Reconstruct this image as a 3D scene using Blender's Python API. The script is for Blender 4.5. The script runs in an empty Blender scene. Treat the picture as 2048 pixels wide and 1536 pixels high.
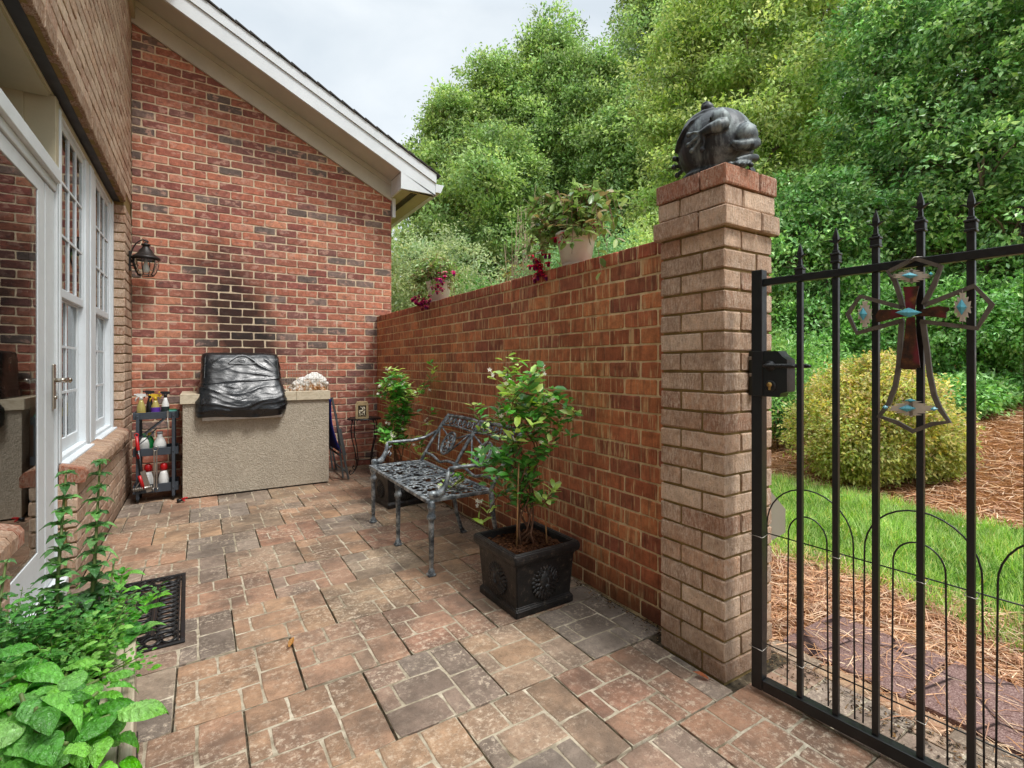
import bpy, bmesh, math, random
import numpy as np
from mathutils import Vector, Matrix, noise as mnoise
R = math.radians
scene = bpy.context.scene
COL = scene.collection
PI = math.pi

# ------------------------------------------------------------------ mesh builder
class MB:
    def __init__(self):
        self.v = []; self.f = []; self.s = []; self.t = []
        self.tint = (1, 1, 1)
    def add(self, verts, faces, smooth=False, M=None):
        o = len(self.v)
        if M is not None:
            verts = [tuple(M @ Vector(p)) for p in verts]
        self.v.extend([tuple(p) for p in verts])
        for f in faces:
            self.f.append([i + o for i in f]); self.s.append(smooth); self.t.append(self.tint)
        return self
    def box(self, a, b, bev=0.0, M=None):
        x0, y0, z0 = [min(p, q) for p, q in zip(a, b)]; x1, y1, z1 = [max(p, q) for p, q in zip(a, b)]
        if bev <= 0:
            v = [(x, y, z) for x in (x0, x1) for y in (y0, y1) for z in (z0, z1)]
            f = [(0, 1, 3, 2), (4, 6, 7, 5), (0, 4, 5, 1), (2, 3, 7, 6), (0, 2, 6, 4), (1, 5, 7, 3)]
            return self.add(v, f, False, M)
        bev = min(bev, .45 * (x1 - x0), .45 * (y1 - y0), .45 * (z1 - z0))
        bm = bmesh.new(); bmesh.ops.create_cube(bm, size=1)
        for q in bm.verts:
            q.co = Vector(((x0 + x1) / 2 + q.co.x * (x1 - x0), (y0 + y1) / 2 + q.co.y * (y1 - y0), (z0 + z1) / 2 + q.co.z * (z1 - z0)))
        bmesh.ops.bevel(bm, geom=bm.edges[:], offset=bev, segments=2, affect='EDGES', profile=.5)
        return self.bm(bm, False, M)
    def bm(self, bm, smooth=False, M=None):
        bm.verts.ensure_lookup_table(); bm.verts.index_update()
        self.add([v.co[:] for v in bm.verts], [[v.index for v in f.verts] for f in bm.faces], smooth, M)
        bm.free(); return self
    def prism(self, poly, M=None, depth=.02, smooth=False):
        # poly: list of (x, z); extruded along y 0..depth
        n = len(poly)
        v = [(x, 0, z) for x, z in poly] + [(x, depth, z) for x, z in poly]
        f = [list(range(n)), list(range(2 * n - 1, n - 1, -1))]
        f += [(i, i + n, (i + 1) % n + n, (i + 1) % n) for i in range(n)]
        return self.add(v, f, smooth, M)
    def tube(self, pts, r, n=8, M=None, caps=True, flat=1.0, smooth=True, twist=0.0, closed=False):
        pts = [Vector(p) for p in pts]; m = len(pts)
        rad = r if isinstance(r, (list, tuple)) else [r] * m
        up = None; v = []; 
        for i, p in enumerate(pts):
            if closed: t = pts[(i + 1) % m] - pts[(i - 1) % m]
            else: t = pts[min(i + 1, m - 1)] - pts[max(i - 1, 0)]
            if t.length < 1e-9: t = Vector((0, 0, 1))
            t.normalize()
            if up is None:
                up = Vector((0, 0, 1)) if abs(t.z) < .9 else Vector((0, 1, 0))
            a = up - t * up.dot(t)
            if a.length < 1e-6: a = t.orthogonal()
            a.normalize(); up = a; b = t.cross(a)
            for k in range(n):
                w = 2 * PI * (k + .5) / n + twist
                v.append(p + (a * math.cos(w) * flat + b * math.sin(w)) * rad[i])
        f = []
        for i in range(m if closed else m - 1):
            j = (i + 1) % m
            for k in range(n):
                f.append((i * n + k, i * n + (k + 1) % n, j * n + (k + 1) % n, j * n + k))
        if caps and not closed:
            f.append(list(range(n - 1, -1, -1))); f.append([(m - 1) * n + k for k in range(n)])
        return self.add(v, f, smooth and n > 4, M)
    def lathe(self, prof, n=20, M=None, smooth=True, cap=True):
        # prof: list of (r, z)
        v = []; f = []; m = len(prof)
        for r, z in prof:
            for k in range(n):
                w = 2 * PI * k / n; v.append((r * math.cos(w), r * math.sin(w), z))
        for i in range(m - 1):
            for k in range(n):
                f.append((i * n + k, i * n + (k + 1) % n, (i + 1) * n + (k + 1) % n, (i + 1) * n + k))
        if cap:
            f.append(list(range(n - 1, -1, -1))); f.append([(m - 1) * n + k for k in range(n)])
        return self.add(v, f, smooth, M)
    def ball(self, c, r, seg=16, M=None, rot=None):
        rx, ry, rz = r if isinstance(r, (tuple, list)) else (r, r, r)
        bm = bmesh.new(); bmesh.ops.create_uvsphere(bm, u_segments=seg, v_segments=max(6, seg * 2 // 3), radius=1)
        T = Matrix.Translation(c) @ (rot.to_4x4() if rot else Matrix()) @ Matrix.Diagonal((rx, ry, rz, 1))
        return self.bm(bm, True, (M @ T) if M is not None else T)
    def torus(self, c, R0, r, n=24, m=8, axis='z', M=None, sx=1, sy=1):
        pts = []
        for i in range(n):
            w = 2 * PI * i / n; a, b = R0 * math.cos(w) * sx, R0 * math.sin(w) * sy
            pts.append({'z': (c[0] + a, c[1] + b, c[2]), 'y': (c[0] + a, c[1], c[2] + b), 'x': (c[0], c[1] + a, c[2] + b)}[axis])
        return self.tube(pts, r, m, M, closed=True)
    def obj(self, name, mat, parent=None, off=None, recalc=True):
        me = bpy.data.meshes.new(name)
        o = Vector(off) if off is not None else Vector((0, 0, 0))
        me.from_pydata([tuple(Vector(p) - o) for p in self.v], [], self.f)
        if recalc:
            bm = bmesh.new(); bm.from_mesh(me); bmesh.ops.recalc_face_normals(bm, faces=bm.faces[:]); bm.to_mesh(me); bm.free()
        me.polygons.foreach_set('use_smooth', self.s)
        if any(t != (1, 1, 1) for t in self.t):
            a = me.attributes.new('tint', 'FLOAT_COLOR', 'FACE')
            a.data.foreach_set('color', np.array([(t[0], t[1], t[2], 1) for t in self.t], np.float32).ravel())
        return link(name, me, mat, parent)

def link(name, me, mat, parent=None):
    me.materials.clear()
    for m in (mat if isinstance(mat, (list, tuple)) else [mat]): me.materials.append(m)
    ob = bpy.data.objects.new(name, me); COL.objects.link(ob)
    if parent is not None: ob.parent = parent
    return ob

def tag(o, label=None, cat=None, group=None, kind=None):
    if label: o['label'] = label
    if cat: o['category'] = cat
    if group: o['group'] = group
    if kind: o['kind'] = kind
    return o

def thing(name, label, cat, loc=(0, 0, 0), rz=0.0, group=None):
    o = bpy.data.objects.new(name, None); COL.objects.link(o)
    o.empty_display_size = .1; o.location = loc; o.rotation_euler = (0, 0, rz)
    return tag(o, label, cat, group)

def copy_tree(o, parent=None):
    c = o.copy(); COL.objects.link(c)
    if parent is not None: c.parent = parent
    for ch in [x for x in bpy.data.objects if x.parent == o]:
        copy_tree(ch, c)
    return c

def bake(ob):
    # apply modifiers
    dg = bpy.context.evaluated_depsgraph_get(); ev = ob.evaluated_get(dg)
    me = bpy.data.meshes.new_from_object(ev); mats = list(ob.data.materials)
    ob.modifiers.clear(); ob.data = me
    me.materials.clear()
    for m in mats: me.materials.append(m)
    return ob

def hexc(h):
    h = h.lstrip('#'); q = []
    for i in (0, 2, 4):
        x = int(h[i:i + 2], 16) / 255
        q.append(x / 12.92 if x <= .04045 else ((x + .055) / 1.055) ** 2.4)
    return tuple(q)
def c4(c):
    if isinstance(c, str): c = hexc(c)
    return (c[0], c[1], c[2], 1)
def mulc(c, k): return (c[0] * k, c[1] * k, c[2] * k)
def mixc(a, b, k): return tuple(x * (1 - k) + y * k for x, y in zip(a, b))

# ------------------------------------------------------------------ materials
class NT:
    def __init__(self, name):
        self.m = bpy.data.materials.new(name); self.m.use_nodes = True
        self.nt = self.m.node_tree; self.N = self.nt.nodes; self.L = self.nt.links
        self.N.clear(); self.out = self.N.new('ShaderNodeOutputMaterial')
        self.p = self.N.new('ShaderNodeBsdfPrincipled'); self.L.new(self.p.outputs[0], self.out.inputs[0])
        self._tc = None
    def link(self, a, b): self.L.new(a, b)
    def put(self, sock, val):
        if hasattr(val, 'is_output') or isinstance(val, bpy.types.NodeSocket): self.L.new(val, sock)
        else:
            try: sock.default_value = val
            except Exception: sock.default_value = c4(val)
    def pos(self, scale=(1, 1, 1), rot=(0, 0, 0), loc=(0, 0, 0)):
        if self._tc is None: self._tc = self.N.new('ShaderNodeTexCoord')
        mp = self.N.new('ShaderNodeMapping'); self.link(self._tc.outputs['Object'], mp.inputs[0])
        mp.inputs['Scale'].default_value = scale; mp.inputs['Rotation'].default_value = rot; mp.inputs['Location'].default_value = loc
        return mp.outputs[0]
    def noise(self, scale=5, detail=4, rough=.55, vec=None, dist=0, col=False):
        n = self.N.new('ShaderNodeTexNoise'); self.link(vec if vec is not None else self.pos(), n.inputs['Vector'])
        n.inputs['Scale'].default_value = scale; n.inputs['Detail'].default_value = detail
        n.inputs['Roughness'].default_value = rough; n.inputs['Distortion'].default_value = dist
        return n.outputs['Color' if col else 0]
    def voro(self, scale=5, vec=None, feature='F1', out='Distance', rnd=1):
        n = self.N.new('ShaderNodeTexVoronoi'); n.feature = feature
        self.link(vec if vec is not None else self.pos(), n.inputs['Vector'])
        n.inputs['Scale'].default_value = scale; n.inputs['Randomness'].default_value = rnd
        return n.outputs[out]
    def ramp(self, fac, stops, interp='LINEAR'):
        n = self.N.new('ShaderNodeValToRGB'); self.put(n.inputs[0], fac); cr = n.color_ramp; cr.interpolation = interp
        while len(cr.elements) < len(stops): cr.elements.new(.5)
        for e, (p, c) in zip(cr.elements, stops):
            e.position = p; e.color = c4(c) if not isinstance(c, (int, float)) else (c, c, c, 1)
        return n.outputs[0]
    def mix(self, fac, a, b, mode='MIX'):
        n = self.N.new('ShaderNodeMix'); n.data_type = 'RGBA'; n.blend_type = mode
        self.put(n.inputs[0], fac)
        for s, val in ((n.inputs[6], a), (n.inputs[7], b)):
            if isinstance(val, bpy.types.NodeSocket): self.link(val, s)
            else: s.default_value = c4(val) if not isinstance(val, (int, float)) else (val, val, val, 1)
        return n.outputs[2]
    def math(self, op, a, b=0.0, clamp=False):
        n = self.N.new('ShaderNodeMath'); n.operation = op; n.use_clamp = clamp
        self.put(n.inputs[0], a); self.put(n.inputs[1], b); return n.outputs[0]
    def attr(self, name='tint', out='Color'):
        n = self.N.new('ShaderNodeAttribute'); n.attribute_name = name; return n.outputs[out]
    def sep(self, vec):
        n = self.N.new('ShaderNodeSeparateXYZ'); self.link(vec, n.inputs[0]); return n.outputs
    def hsv(self, col, h=.5, s=1, v=1):
        n = self.N.new('ShaderNodeHueSaturation'); self.put(n.inputs['Color'], col)
        self.put(n.inputs['Hue'], h); self.put(n.inputs['Saturation'], s); self.put(n.inputs['Value'], v); return n.outputs[0]
    def bump(self, h, strength=.5, dist=.01, prev=None):
        n = self.N.new('ShaderNodeBump'); self.link(h, n.inputs['Height'])
        n.inputs['Strength'].default_value = strength; n.inputs['Distance'].default_value = dist
        if prev is not None: self.link(prev, n.inputs['Normal'])
        return n.outputs[0]
    def done(self, color=None, rough=.6, normal=None, metal=0, spec=.5, **kw):
        P = self.p.inputs
        if color is not None: self.put(P['Base Color'], color if isinstance(color, bpy.types.NodeSocket) else c4(color))
        self.put(P['Roughness'], rough); self.put(P['Metallic'], metal); P['Specular IOR Level'].default_value = spec
        if normal is not None: self.link(normal, P['Normal'])
        for k, val in kw.items(): self.put(P[k.replace('_', ' ')], val)
        return self.m

def simple(name, color, rough=.5, metal=0, var=.15, scale=8, bump=.15, bscale=60, bdist=.002, spec=.5, dirt=None):
    t = NT(name); n = t.noise(scale, 5, .6)
    col = t.mix(t.ramp(n, [(.3, 0), (.7, 1)]), mulc(hexc(color) if isinstance(color, str) else color, 1 - var), mulc(hexc(color) if isinstance(color, str) else color, 1 + var))
    if dirt:
        d = t.noise(scale * 1.7, 6, .7); col = t.mix(t.ramp(d, [(.5, 0), (.68, 1)]), col, dirt)
    rn = t.ramp(t.noise(scale * 2, 3, .5), [(.2, max(0, rough - .12)), (.8, min(1, rough + .12))])
    nm = t.bump(t.noise(bscale, 4, .6), bump, bdist)
    return t.done(col, rn, nm, metal, spec)

def leaf_mat(name, trans=.35, rough=.45, spec=.4, vein=False):
    t = NT(name); col = t.attr('tint')
    col = t.hsv(col, .5, t.ramp(t.noise(9, 2, .5), [(.3, .85), (.7, 1.1)]), t.ramp(t.noise(14, 3, .6), [(.3, .8), (.7, 1.2)]))
    P = t.p.inputs
    t.put(P['Base Color'], col); P['Roughness'].default_value = rough; P['Specular IOR Level'].default_value = spec
    if vein:
        t.link(t.bump(t.noise(75, 3, .6, t.pos((1, 1, 1)), .8), .85, .012), P['Normal'])
    tr = t.N.new('ShaderNodeBsdfTranslucent'); t.link(t.hsv(col, .49, 1.1, 1.3), tr.inputs[0])
    mx = t.N.new('ShaderNodeMixShader'); mx.inputs[0].default_value = trans
    t.link(t.p.outputs[0], mx.inputs[1]); t.link(tr.outputs[0], mx.inputs[2]); t.link(mx.outputs[0], t.out.inputs[0])
    return t.m

# ------------------------------------------------------------------ leaves in bulk
LEAF = {
 'rhomb': (np.array([(0, 0, 0), (.45, .5, .10), (1, 0, -.05), (.45, -.5, .10)], np.float32), np.array([(0, 1, 2), (0, 2, 3)])),
 'oval': (np.array([(0, 0, 0), (.28, .40, .06), (.66, .42, .02), (1, 0, -.12), (.66, -.42, .02), (.28, -.40, .06), (.3, 0, 0), (.66, 0, -.04)], np.float32),
          np.array([(0, 1, 6), (6, 1, 2), (6, 2, 7), (7, 2, 3), (7, 3, 4), (6, 7, 4), (6, 4, 5), (0, 6, 5)])),
 'blade': (np.array([(0, .5, 0), (.55, .32, .0), (1, 0, -.16), (.55, -.32, 0), (0, -.5, 0)], np.float32), np.array([(0, 1, 3), (0, 3, 4), (1, 2, 3)])),
}
def unit(a): return a / np.maximum(np.linalg.norm(a, axis=1, keepdims=True), 1e-9)
def leaves_mesh(name, P, D, U, L, W, tint, shape='rhomb', smooth=False):
    tv, tf = LEAF[shape]; n = len(P); k = len(tv); q = len(tf)
    D = unit(D); U = U - D * np.sum(U * D, 1, keepdims=True); U = unit(U); S = np.cross(D, U)
    L = np.asarray(L).reshape(-1, 1, 1); W = np.asarray(W).reshape(-1, 1, 1)
    V = P[:, None, :] + D[:, None, :] * tv[None, :, 0:1] * L + S[:, None, :] * tv[None, :, 1:2] * W + U[:, None, :] * tv[None, :, 2:3] * L
    F = (tf[None] + (np.arange(n) * k)[:, None, None]).reshape(-1, 3)
    return tri_mesh(name, V.reshape(-1, 3), F, np.repeat(tint, q, axis=0), smooth)
def tri_mesh(name, V, F, tint=None, smooth=False):
    me = bpy.data.meshes.new(name); nf = len(F)
    me.vertices.add(len(V)); me.vertices.foreach_set('co', V.astype(np.float32).ravel())
    me.loops.add(nf * 3); me.loops.foreach_set('vertex_index', F.astype(np.int32).ravel())
    me.polygons.add(nf); me.polygons.foreach_set('loop_start', np.arange(0, nf * 3, 3, dtype=np.int32))
    me.polygons.foreach_set('use_smooth', np.full(nf, smooth, bool))
    if tint is not None:
        a = me.attributes.new('tint', 'FLOAT_COLOR', 'FACE')
        a.data.foreach_set('color', np.concatenate([tint, np.ones((nf, 1))], 1).astype(np.float32).ravel())
    me.update(calc_edges=True); me.validate(); return me
# ------------------------------------------------------------------ scene materials
M = {}
def brick_mat(name, streak=0.0, streak_col='#d0ae80', speck=0.0, speck_col='#dccbb8', blotch=0.0, blotch_col='#cf9e88', soot=False, bump=.6, gloss=.75, damp=False):
    t = NT(name); base = t.attr('tint')
    v = t.noise(24, 5, .65)
    col = t.mix(.8, base, t.ramp(v, [(.25, .42), (.75, 1.5)]), 'MULTIPLY')
    if blotch:
        b = t.ramp(t.noise(11, 3, .6, t.pos((1, 1, 1.6))), [(.54, 0), (.62, 1)])
        col = t.mix(t.math('MULTIPLY', b, blotch), col, blotch_col)
        b2 = t.ramp(t.noise(15, 3, .6, t.pos((1, 1, 1.5), loc=(7, 3, 1))), [(.58, 0), (.66, 1)])
        col = t.mix(t.math('MULTIPLY', b2, blotch * .8), col, '#5b4845')
    if streak:
        va = t.N.new('ShaderNodeVectorMath'); va.operation = 'MULTIPLY_ADD'; t.link(base, va.inputs[0]); va.inputs[1].default_value = (900, 700, 40); t.link(t.pos((52, 52, 4.5)), va.inputs[2])
        s = t.ramp(t.noise(1, 3, .7, va.outputs[0]), [(.53, 0), (.61, 1)])
        s2 = t.ramp(t.noise(7, 2, .5, t.pos(loc=(3, 9, 4))), [(.38, 0), (.52, 1)])
        col = t.mix(t.math('MULTIPLY', t.math('MULTIPLY', s, s2), streak), col, streak_col)
        vb = t.N.new('ShaderNodeVectorMath'); vb.operation = 'MULTIPLY_ADD'; t.link(base, vb.inputs[0]); vb.inputs[1].default_value = (500, 900, 70); t.link(t.pos((34, 34, 4), loc=(5, 1, 2)), vb.inputs[2])
        s3 = t.ramp(t.noise(1, 2, .6, vb.outputs[0]), [(.54, 0), (.66, 1)])
        col = t.mix(t.math('MULTIPLY', s3, .45), col, '#4a2e20')
    if speck:
        s = t.ramp(t.noise(1, 5, .8, t.pos((120, 120, 40))), [(.42, 0), (.66, 1)])
        s2 = t.ramp(t.noise(9, 3, .6, t.pos(loc=(1, 5, 2))), [(.3, .25), (.65, 1)])
        col = t.mix(t.math('MULTIPLY', t.math('MULTIPLY', s, s2), speck), col, speck_col)
        d = t.ramp(t.noise(1, 4, .8, t.pos((150, 150, 55), loc=(2, 2, 8))), [(.56, 0), (.7, 1)])
        col = t.mix(t.math('MULTIPLY', d, .8), col, '#4a3226')
    if soot:   # greasy smoke stain left above the grill
        x, y, z = t.sep(t.pos())
        w = t.noise(3.2, 4, .6)
        zz = t.math('DIVIDE', t.math('SUBTRACT', z, 1.60), 1.0)
        xx = t.math('DIVIDE', t.math('SUBTRACT', t.math('ADD', x, t.math('MULTIPLY', t.math('SUBTRACT', z, 1.4), .27)), .95), .43)
        r = t.math('SQRT', t.math('ADD', t.math('MULTIPLY', zz, zz), t.math('MULTIPLY', xx, xx)))
        r = t.math('ADD', r, t.math('MULTIPLY', t.math('SUBTRACT', w, .5), 1.1))
        f = t.ramp(r, [(.40, .88), (1.3, 0)])
        col = t.mix(f, col, '#241d1b')
    if damp:   # damp line and moss at the foot of the wall
        x, y, z = t.sep(t.pos())
        f = t.ramp(t.math('ADD', z, t.math('MULTIPLY', t.noise(5, 4, .6), .22)), [(.14, .55), (.34, 0)])
        col = t.mix(f, col, '#3b2a18')
    if blotch: col = t.hsv(col, .5, .90, .96)
    if speck: col = t.mix(.12, col, '#c8946e')
    h = t.mix(.5, t.noise(130, 4, .75), t.noise(1, 3, .7, t.pos((110, 110, 18))))
    nm = t.bump(h, bump, .006)
    nm = t.bump(t.noise(28, 3, .6), .35, .006, nm)
    return t.done(col, t.ramp(v, [(.2, gloss), (.8, min(1, gloss + .2))]), nm, spec=.3)
M['brick_red'] = brick_mat('tumbled_red_brick', blotch=.6, soot=True, bump=.45)
M['brick_garden'] = brick_mat('streaked_brown_brick', streak=.75, bump=.7, gloss=.6, damp=True)
M['brick_tan'] = brick_mat('rough_tan_brick', speck=1.0, bump=1.8, gloss=.8, damp=True)
def mortar_mat(name, c, soot=False):
    t = NT(name)
    col = t.mix(t.ramp(t.noise(18, 6, .7), [(.3, 0), (.7, 1)]), mulc(hexc(c), .65), mulc(hexc(c), 1.15))
    return t.done(col, .9, t.bump(t.noise(160, 4, .7), .6, .004), spec=.2)
M['mortar_cream'] = mortar_mat('cream_mortar', '#dcc8aa')
M['mortar_tan'] = mortar_mat('tan_mortar', '#e2caa0')
M['mortar_brown'] = mortar_mat('brown_mortar', '#8c774c')
# patio
t = NT('worn_paver'); base = t.attr('tint')
v = t.noise(20, 6, .7)
col = t.mix(.85, base, t.ramp(v, [(.25, .48), (.75, 1.35)]), 'MULTIPLY')
big = t.ramp(t.noise(3.1, 3, .6, t.pos(loc=(3, 1, 0))), [(.42, 0), (.62, 1)])
col = t.mix(t.math('MULTIPLY', big, .62), col, '#51463d')
pale = t.ramp(t.noise(46, 5, .8), [(.50, 0), (.66, 1)])
pm = t.ramp(t.noise(3.6, 3, .6, t.pos(loc=(9, 4, 0))), [(.42, 0.1), (.62, 1)])
col = t.mix(t.math('MULTIPLY', t.math('MULTIPLY', pale, pm), .9), col, '#d9c6ae')
gr = t.ramp(t.noise(210, 2, .7), [(.58, 0), (.72, 1)])
col = t.mix(t.math('MULTIPLY', gr, .5), col, '#2d241d')
nm = t.bump(t.noise(190, 4, .75), .55, .004); nm = t.bump(t.noise(14, 3, .6), .25, .006, nm)
M['paver'] = t.done(col, t.ramp(t.noise(5, 3, .6), [(.35, .42), (.65, .8)]), nm, spec=.35)
t = NT('paver_grout')
col = t.mix(t.ramp(t.noise(9, 5, .7), [(.35, 0), (.65, 1)]), '#6e624f', '#bfb29b')
col = t.mix(t.ramp(t.noise(3, 3, .6), [(.45, 0), (.6, 1)]), col, t.ramp(t.noise(25, 4, .7), [(.3, '#857862'), (.7, '#d6cab4')]))
M['grout'] = t.done(col, .9, t.bump(t.noise(150, 4, .7), .7, .004), spec=.2)
t = NT('joint_sand')
M['joint'] = t.done(t.ramp(t.noise(30, 5, .7), [(.35, '#1f1a14'), (.6, '#5b5040'), (.75, '#93866d')]), .95, t.bump(t.noise(150, 4, .7), .7, .005), spec=.2)
# stucco, tile
t = NT('stucco')
w = t.noise(46, 3, .5, None, 1.6)
col = t.mix(t.ramp(w, [(.35, 0), (.65, 1)]), '#a89d8b', '#beb3a1')
col = t.mix(t.ramp(t.noise(2.5, 3, .6), [(.4, 0), (.75, .35)]), col, '#8f8577')
M['stucco'] = t.done(col, .85, t.bump(t.ramp(w, [(.38, 0), (.6, 1)]), .6, .006), spec=.2)
t = NT('travertine_tile')
col = t.ramp(t.noise(9, 6, .65, t.pos((1, 1, 2)), 1.2), [(.3, '#a99a80'), (.5, '#d3c7ae'), (.7, '#b8a88c')])
M['tile'] = t.done(col, .45, t.bump(t.noise(60, 4, .6), .2, .003), spec=.4)
# painted trim
def paint(name, c, rough=.5):
    t = NT(name); col = t.mix(t.ramp(t.noise(3, 5, .65), [(.35, 0), (.75, .6)]), c, mulc(hexc(c), .72))
    col = t.mix(t.ramp(t.noise(60, 3, .7), [(.6, 0), (.75, .25)]), col, '#8a8672')
    return t.done(col, rough, t.bump(t.noise(35, 3, .6), .12, .002), spec=.4)
M['trim'] = paint('white_trim_paint', '#dde3e6')
M['trim_blue'] = paint('cool_white_door_paint', '#d4d9da')
M['trim_old'] = paint('weathered_trim_paint', '#b9b094')
M['soffit'] = paint('soffit_paint', '#c8c5b8')
M['soffit_green'] = paint('eave_soffit_paint', '#b8b184')
M['lintel'] = simple('dark_lintel_steel', '#25282c', .55, 0, .3, 6, .3, 40)
M['vent'] = simple('dark_vent', '#1b1a17', .7)
M['shingle'] = simple('grey_shingle', '#3a3733', .9, 0, .3, 12, .8, 90, .005)
# glass
def glass_mat(name, ior=1.75, tintc=(.82, .88, .86)):
    t = NT(name); N = t.N
    fr = N.new('ShaderNodeFresnel'); fr.inputs[0].default_value = ior
    gl = N.new('ShaderNodeBsdfGlossy'); gl.inputs['Roughness'].default_value = .012; gl.inputs[0].default_value = (.95, .97, .97, 1)
    tr = N.new('ShaderNodeBsdfTransparent'); tr.inputs[0].default_value = c4(tintc)
    nm = t.bump(t.noise(1.6, 2, .5), .12, .006); t.link(nm, gl.inputs['Normal'])
    mx = N.new('ShaderNodeMixShader'); t.link(fr.outputs[0], mx.inputs[0]); t.link(tr.outputs[0], mx.inputs[1]); t.link(gl.outputs[0], mx.inputs[2])
    t.link(mx.outputs[0], t.out.inputs[0]); return t.m
M['glass'] = glass_mat('window_glass', 1.9)
M['glass_lamp'] = glass_mat('lantern_glass', 1.35, (.93, .95, .93))
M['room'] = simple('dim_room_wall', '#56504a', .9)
M['curtain'] = simple('white_curtain', '#dedbd2', .9, 0, .06)
M['drape'] = simple('dark_drape', '#4b4846', .9, 0, .2)
# metals etc
M['black_iron'] = simple('black_painted_iron', '#141516', .38, 0, .3, 25, .25, 120, .001, .5)
M['dark_bronze'] = simple('dark_bronze', '#2a2624', .45, .3, .3, 20, .2, 80)
M['nickel'] = simple('brushed_nickel', '#b9b2a6', .3, 1, .1)
M['steel'] = simple('worn_steel', '#a5a098', .35, .9, .15, 20)
M['brass'] = simple('brass_cylinder', '#b99a5e', .35, 1, .15)
t = NT('aged_cast_aluminium')
n = t.noise(22, 6, .7); col = t.ramp(n, [(.34, '#30353a'), (.48, '#6a7176'), (.62, '#adb3b5')])
M['cast'] = t.done(col, t.ramp(n, [(.3, .55), (.7, .38)]), t.bump(t.noise(120, 4, .7), .5, .002), .35)
t = NT('worn_black_planter')
n = t.noise(38, 6, .75); col = t.ramp(n, [(.40, '#0d0d0e'), (.56, '#1d1b1a'), (.66, '#4a4038'), (.76, '#a09684')])
M['planter'] = t.done(col, t.ramp(t.noise(8, 3, .6), [(.3, .28), (.7, .6)]), t.bump(t.noise(110, 4, .7), .6, .003), spec=.5)
t = NT('bark_mulch')
M['mulch'] = t.done(t.ramp(t.noise(70, 5, .75), [(.3, '#20120a'), (.5, '#52311c'), (.7, '#8a5c3a')]), .9, t.bump(t.noise(90, 4, .75), 1, .02), spec=.2)
t = NT('vinyl_cover')
nm = t.bump(t.noise(11, 4, .6, t.pos((1, 1, 2.5)), .6), .30, .012); nm = t.bump(t.noise(420, 2, .6), .15, .001, nm)
M['vinyl'] = t.done(t.mix(t.ramp(t.noise(300, 2, .6), [(.62, 0), (.75, .5)]), '#0e1013', '#5a6066'), t.ramp(t.noise(7, 4, .6), [(.3, .20), (.7, .42)]), nm, spec=.6)
M['vinyl_trim'] = simple('grey_piping', '#9da0a2', .5)
# frog
t = NT('dark_patinated_bronze')
n = t.noise(7, 6, .7, t.pos((1, 1, .45)), .6); col = t.ramp(n, [(.36, '#0f1113'), (.5, '#2c3134'), (.62, '#7d8786')])
M['frog'] = t.done(col, t.ramp(n, [(.3, .36), (.7, .62)]), t.bump(t.noise(60, 4, .6), .3, .003), .25, .5)
M['stone_white'] = None
t = NT('weathered_white_plaster')
x, y, z = t.sep(t.pos())
r = t.ramp(t.math('ADD', t.noise(18, 5, .7), t.math('MULTIPLY', z, -1.6)), [(.36, 0), (.5, 1)])
col = t.mix(r, '#e9e6df', t.ramp(t.noise(40, 4, .7), [(.35, '#6b3a1c'), (.5, '#b67a3a'), (.65, '#e0d8c8')]))
M['stone_white'] = t.done(col, .8, t.bump(t.noise(45, 5, .75), .9, .012), spec=.2)
M['stone_tan'] = simple('tan_cast_stone', '#b09a72', .85, 0, .2, 20, .5, 70, .003)
M['stone_pale'] = simple('pale_relief_stone', '#d9cfb4', .85, 0, .12, 20, .4, 70, .003)
M['tub'] = simple('recess_shadow_stone', '#4a4032', .9)
M['plastic_grey'] = simple('slate_grey_plastic', '#3b424a', .5, 0, .12)
M['plastic_black'] = simple('black_plastic', '#17181a', .4, 0, .15)
M['plastic_white'] = simple('white_plastic', '#dcdcd8', .4, 0, .04)
M['plastic_red'] = simple('red_plastic', '#b3161a', .35, 0, .08)
M['plastic_green'] = simple('green_plastic', '#137a3a', .35, 0, .1)
M['plastic_yellow'] = simple('yellow_plastic', '#d8b22a', .4, 0, .08)
M['plastic_purple'] = simple('purple_label', '#5b2f9a', .5, 0, .1)
M['clear_liquid'] = simple('amber_cleaner', '#a89a58', .15, 0, .1)
M['label_dark'] = simple('dark_label', '#23302f', .5)
M['label_teal'] = simple('teal_sponge', '#5fa79b', .8)
M['fabric_blue'] = simple('blue_sling_fabric', '#15257e', .7, 0, .2, 30, .4, 300, .001)
M['chair_frame'] = simple('grey_chair_frame', '#55595a', .45, .3, .15)
M['rubber'] = simple('black_rubber', '#131314', .45, 0, .3, 20, .4, 120, .002)
M['turquoise'] = simple('turquoise_enamel', '#4fa3b3', .3, 0, .15, 30, .2, 90)
M['cream_enamel'] = simple('cream_enamel', '#b9ae9e', .5, 0, .12, 40, .3, 90)
t = NT('rusty_red_metal')
x, y, z = t.sep(t.pos())
n = t.noise(30, 5, .7)
col = t.mix(t.ramp(t.noise(8, 3, .6, t.pos(loc=(2, 0, 1))), [(.43, 0), (.50, 1)]), '#6a1f28', t.ramp(n, [(.35, '#1e120b'), (.55, '#4a2a15'), (.7, '#7d4f27')]))
M['rust_red'] = t.done(col, .42, t.bump(n, .4, .002), .2)
M['old_frame'] = simple('weathered_grey_frame', '#5b544b', .6, .2, .3, 30, .4, 100)
M['pot_white'] = simple('off_white_pot', '#d9d2c4', .5, 0, .08, 10, .2, 60, .002)
M['stem'] = simple('green_stem', '#5a6b33', .6)
M['stem_brown'] = simple('brown_stem', '#6a4a35', .75)
M['bark'] = simple('grey_brown_bark', '#7a6a5a', .9, 0, .35, 9, .9, 30, .02)
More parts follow.
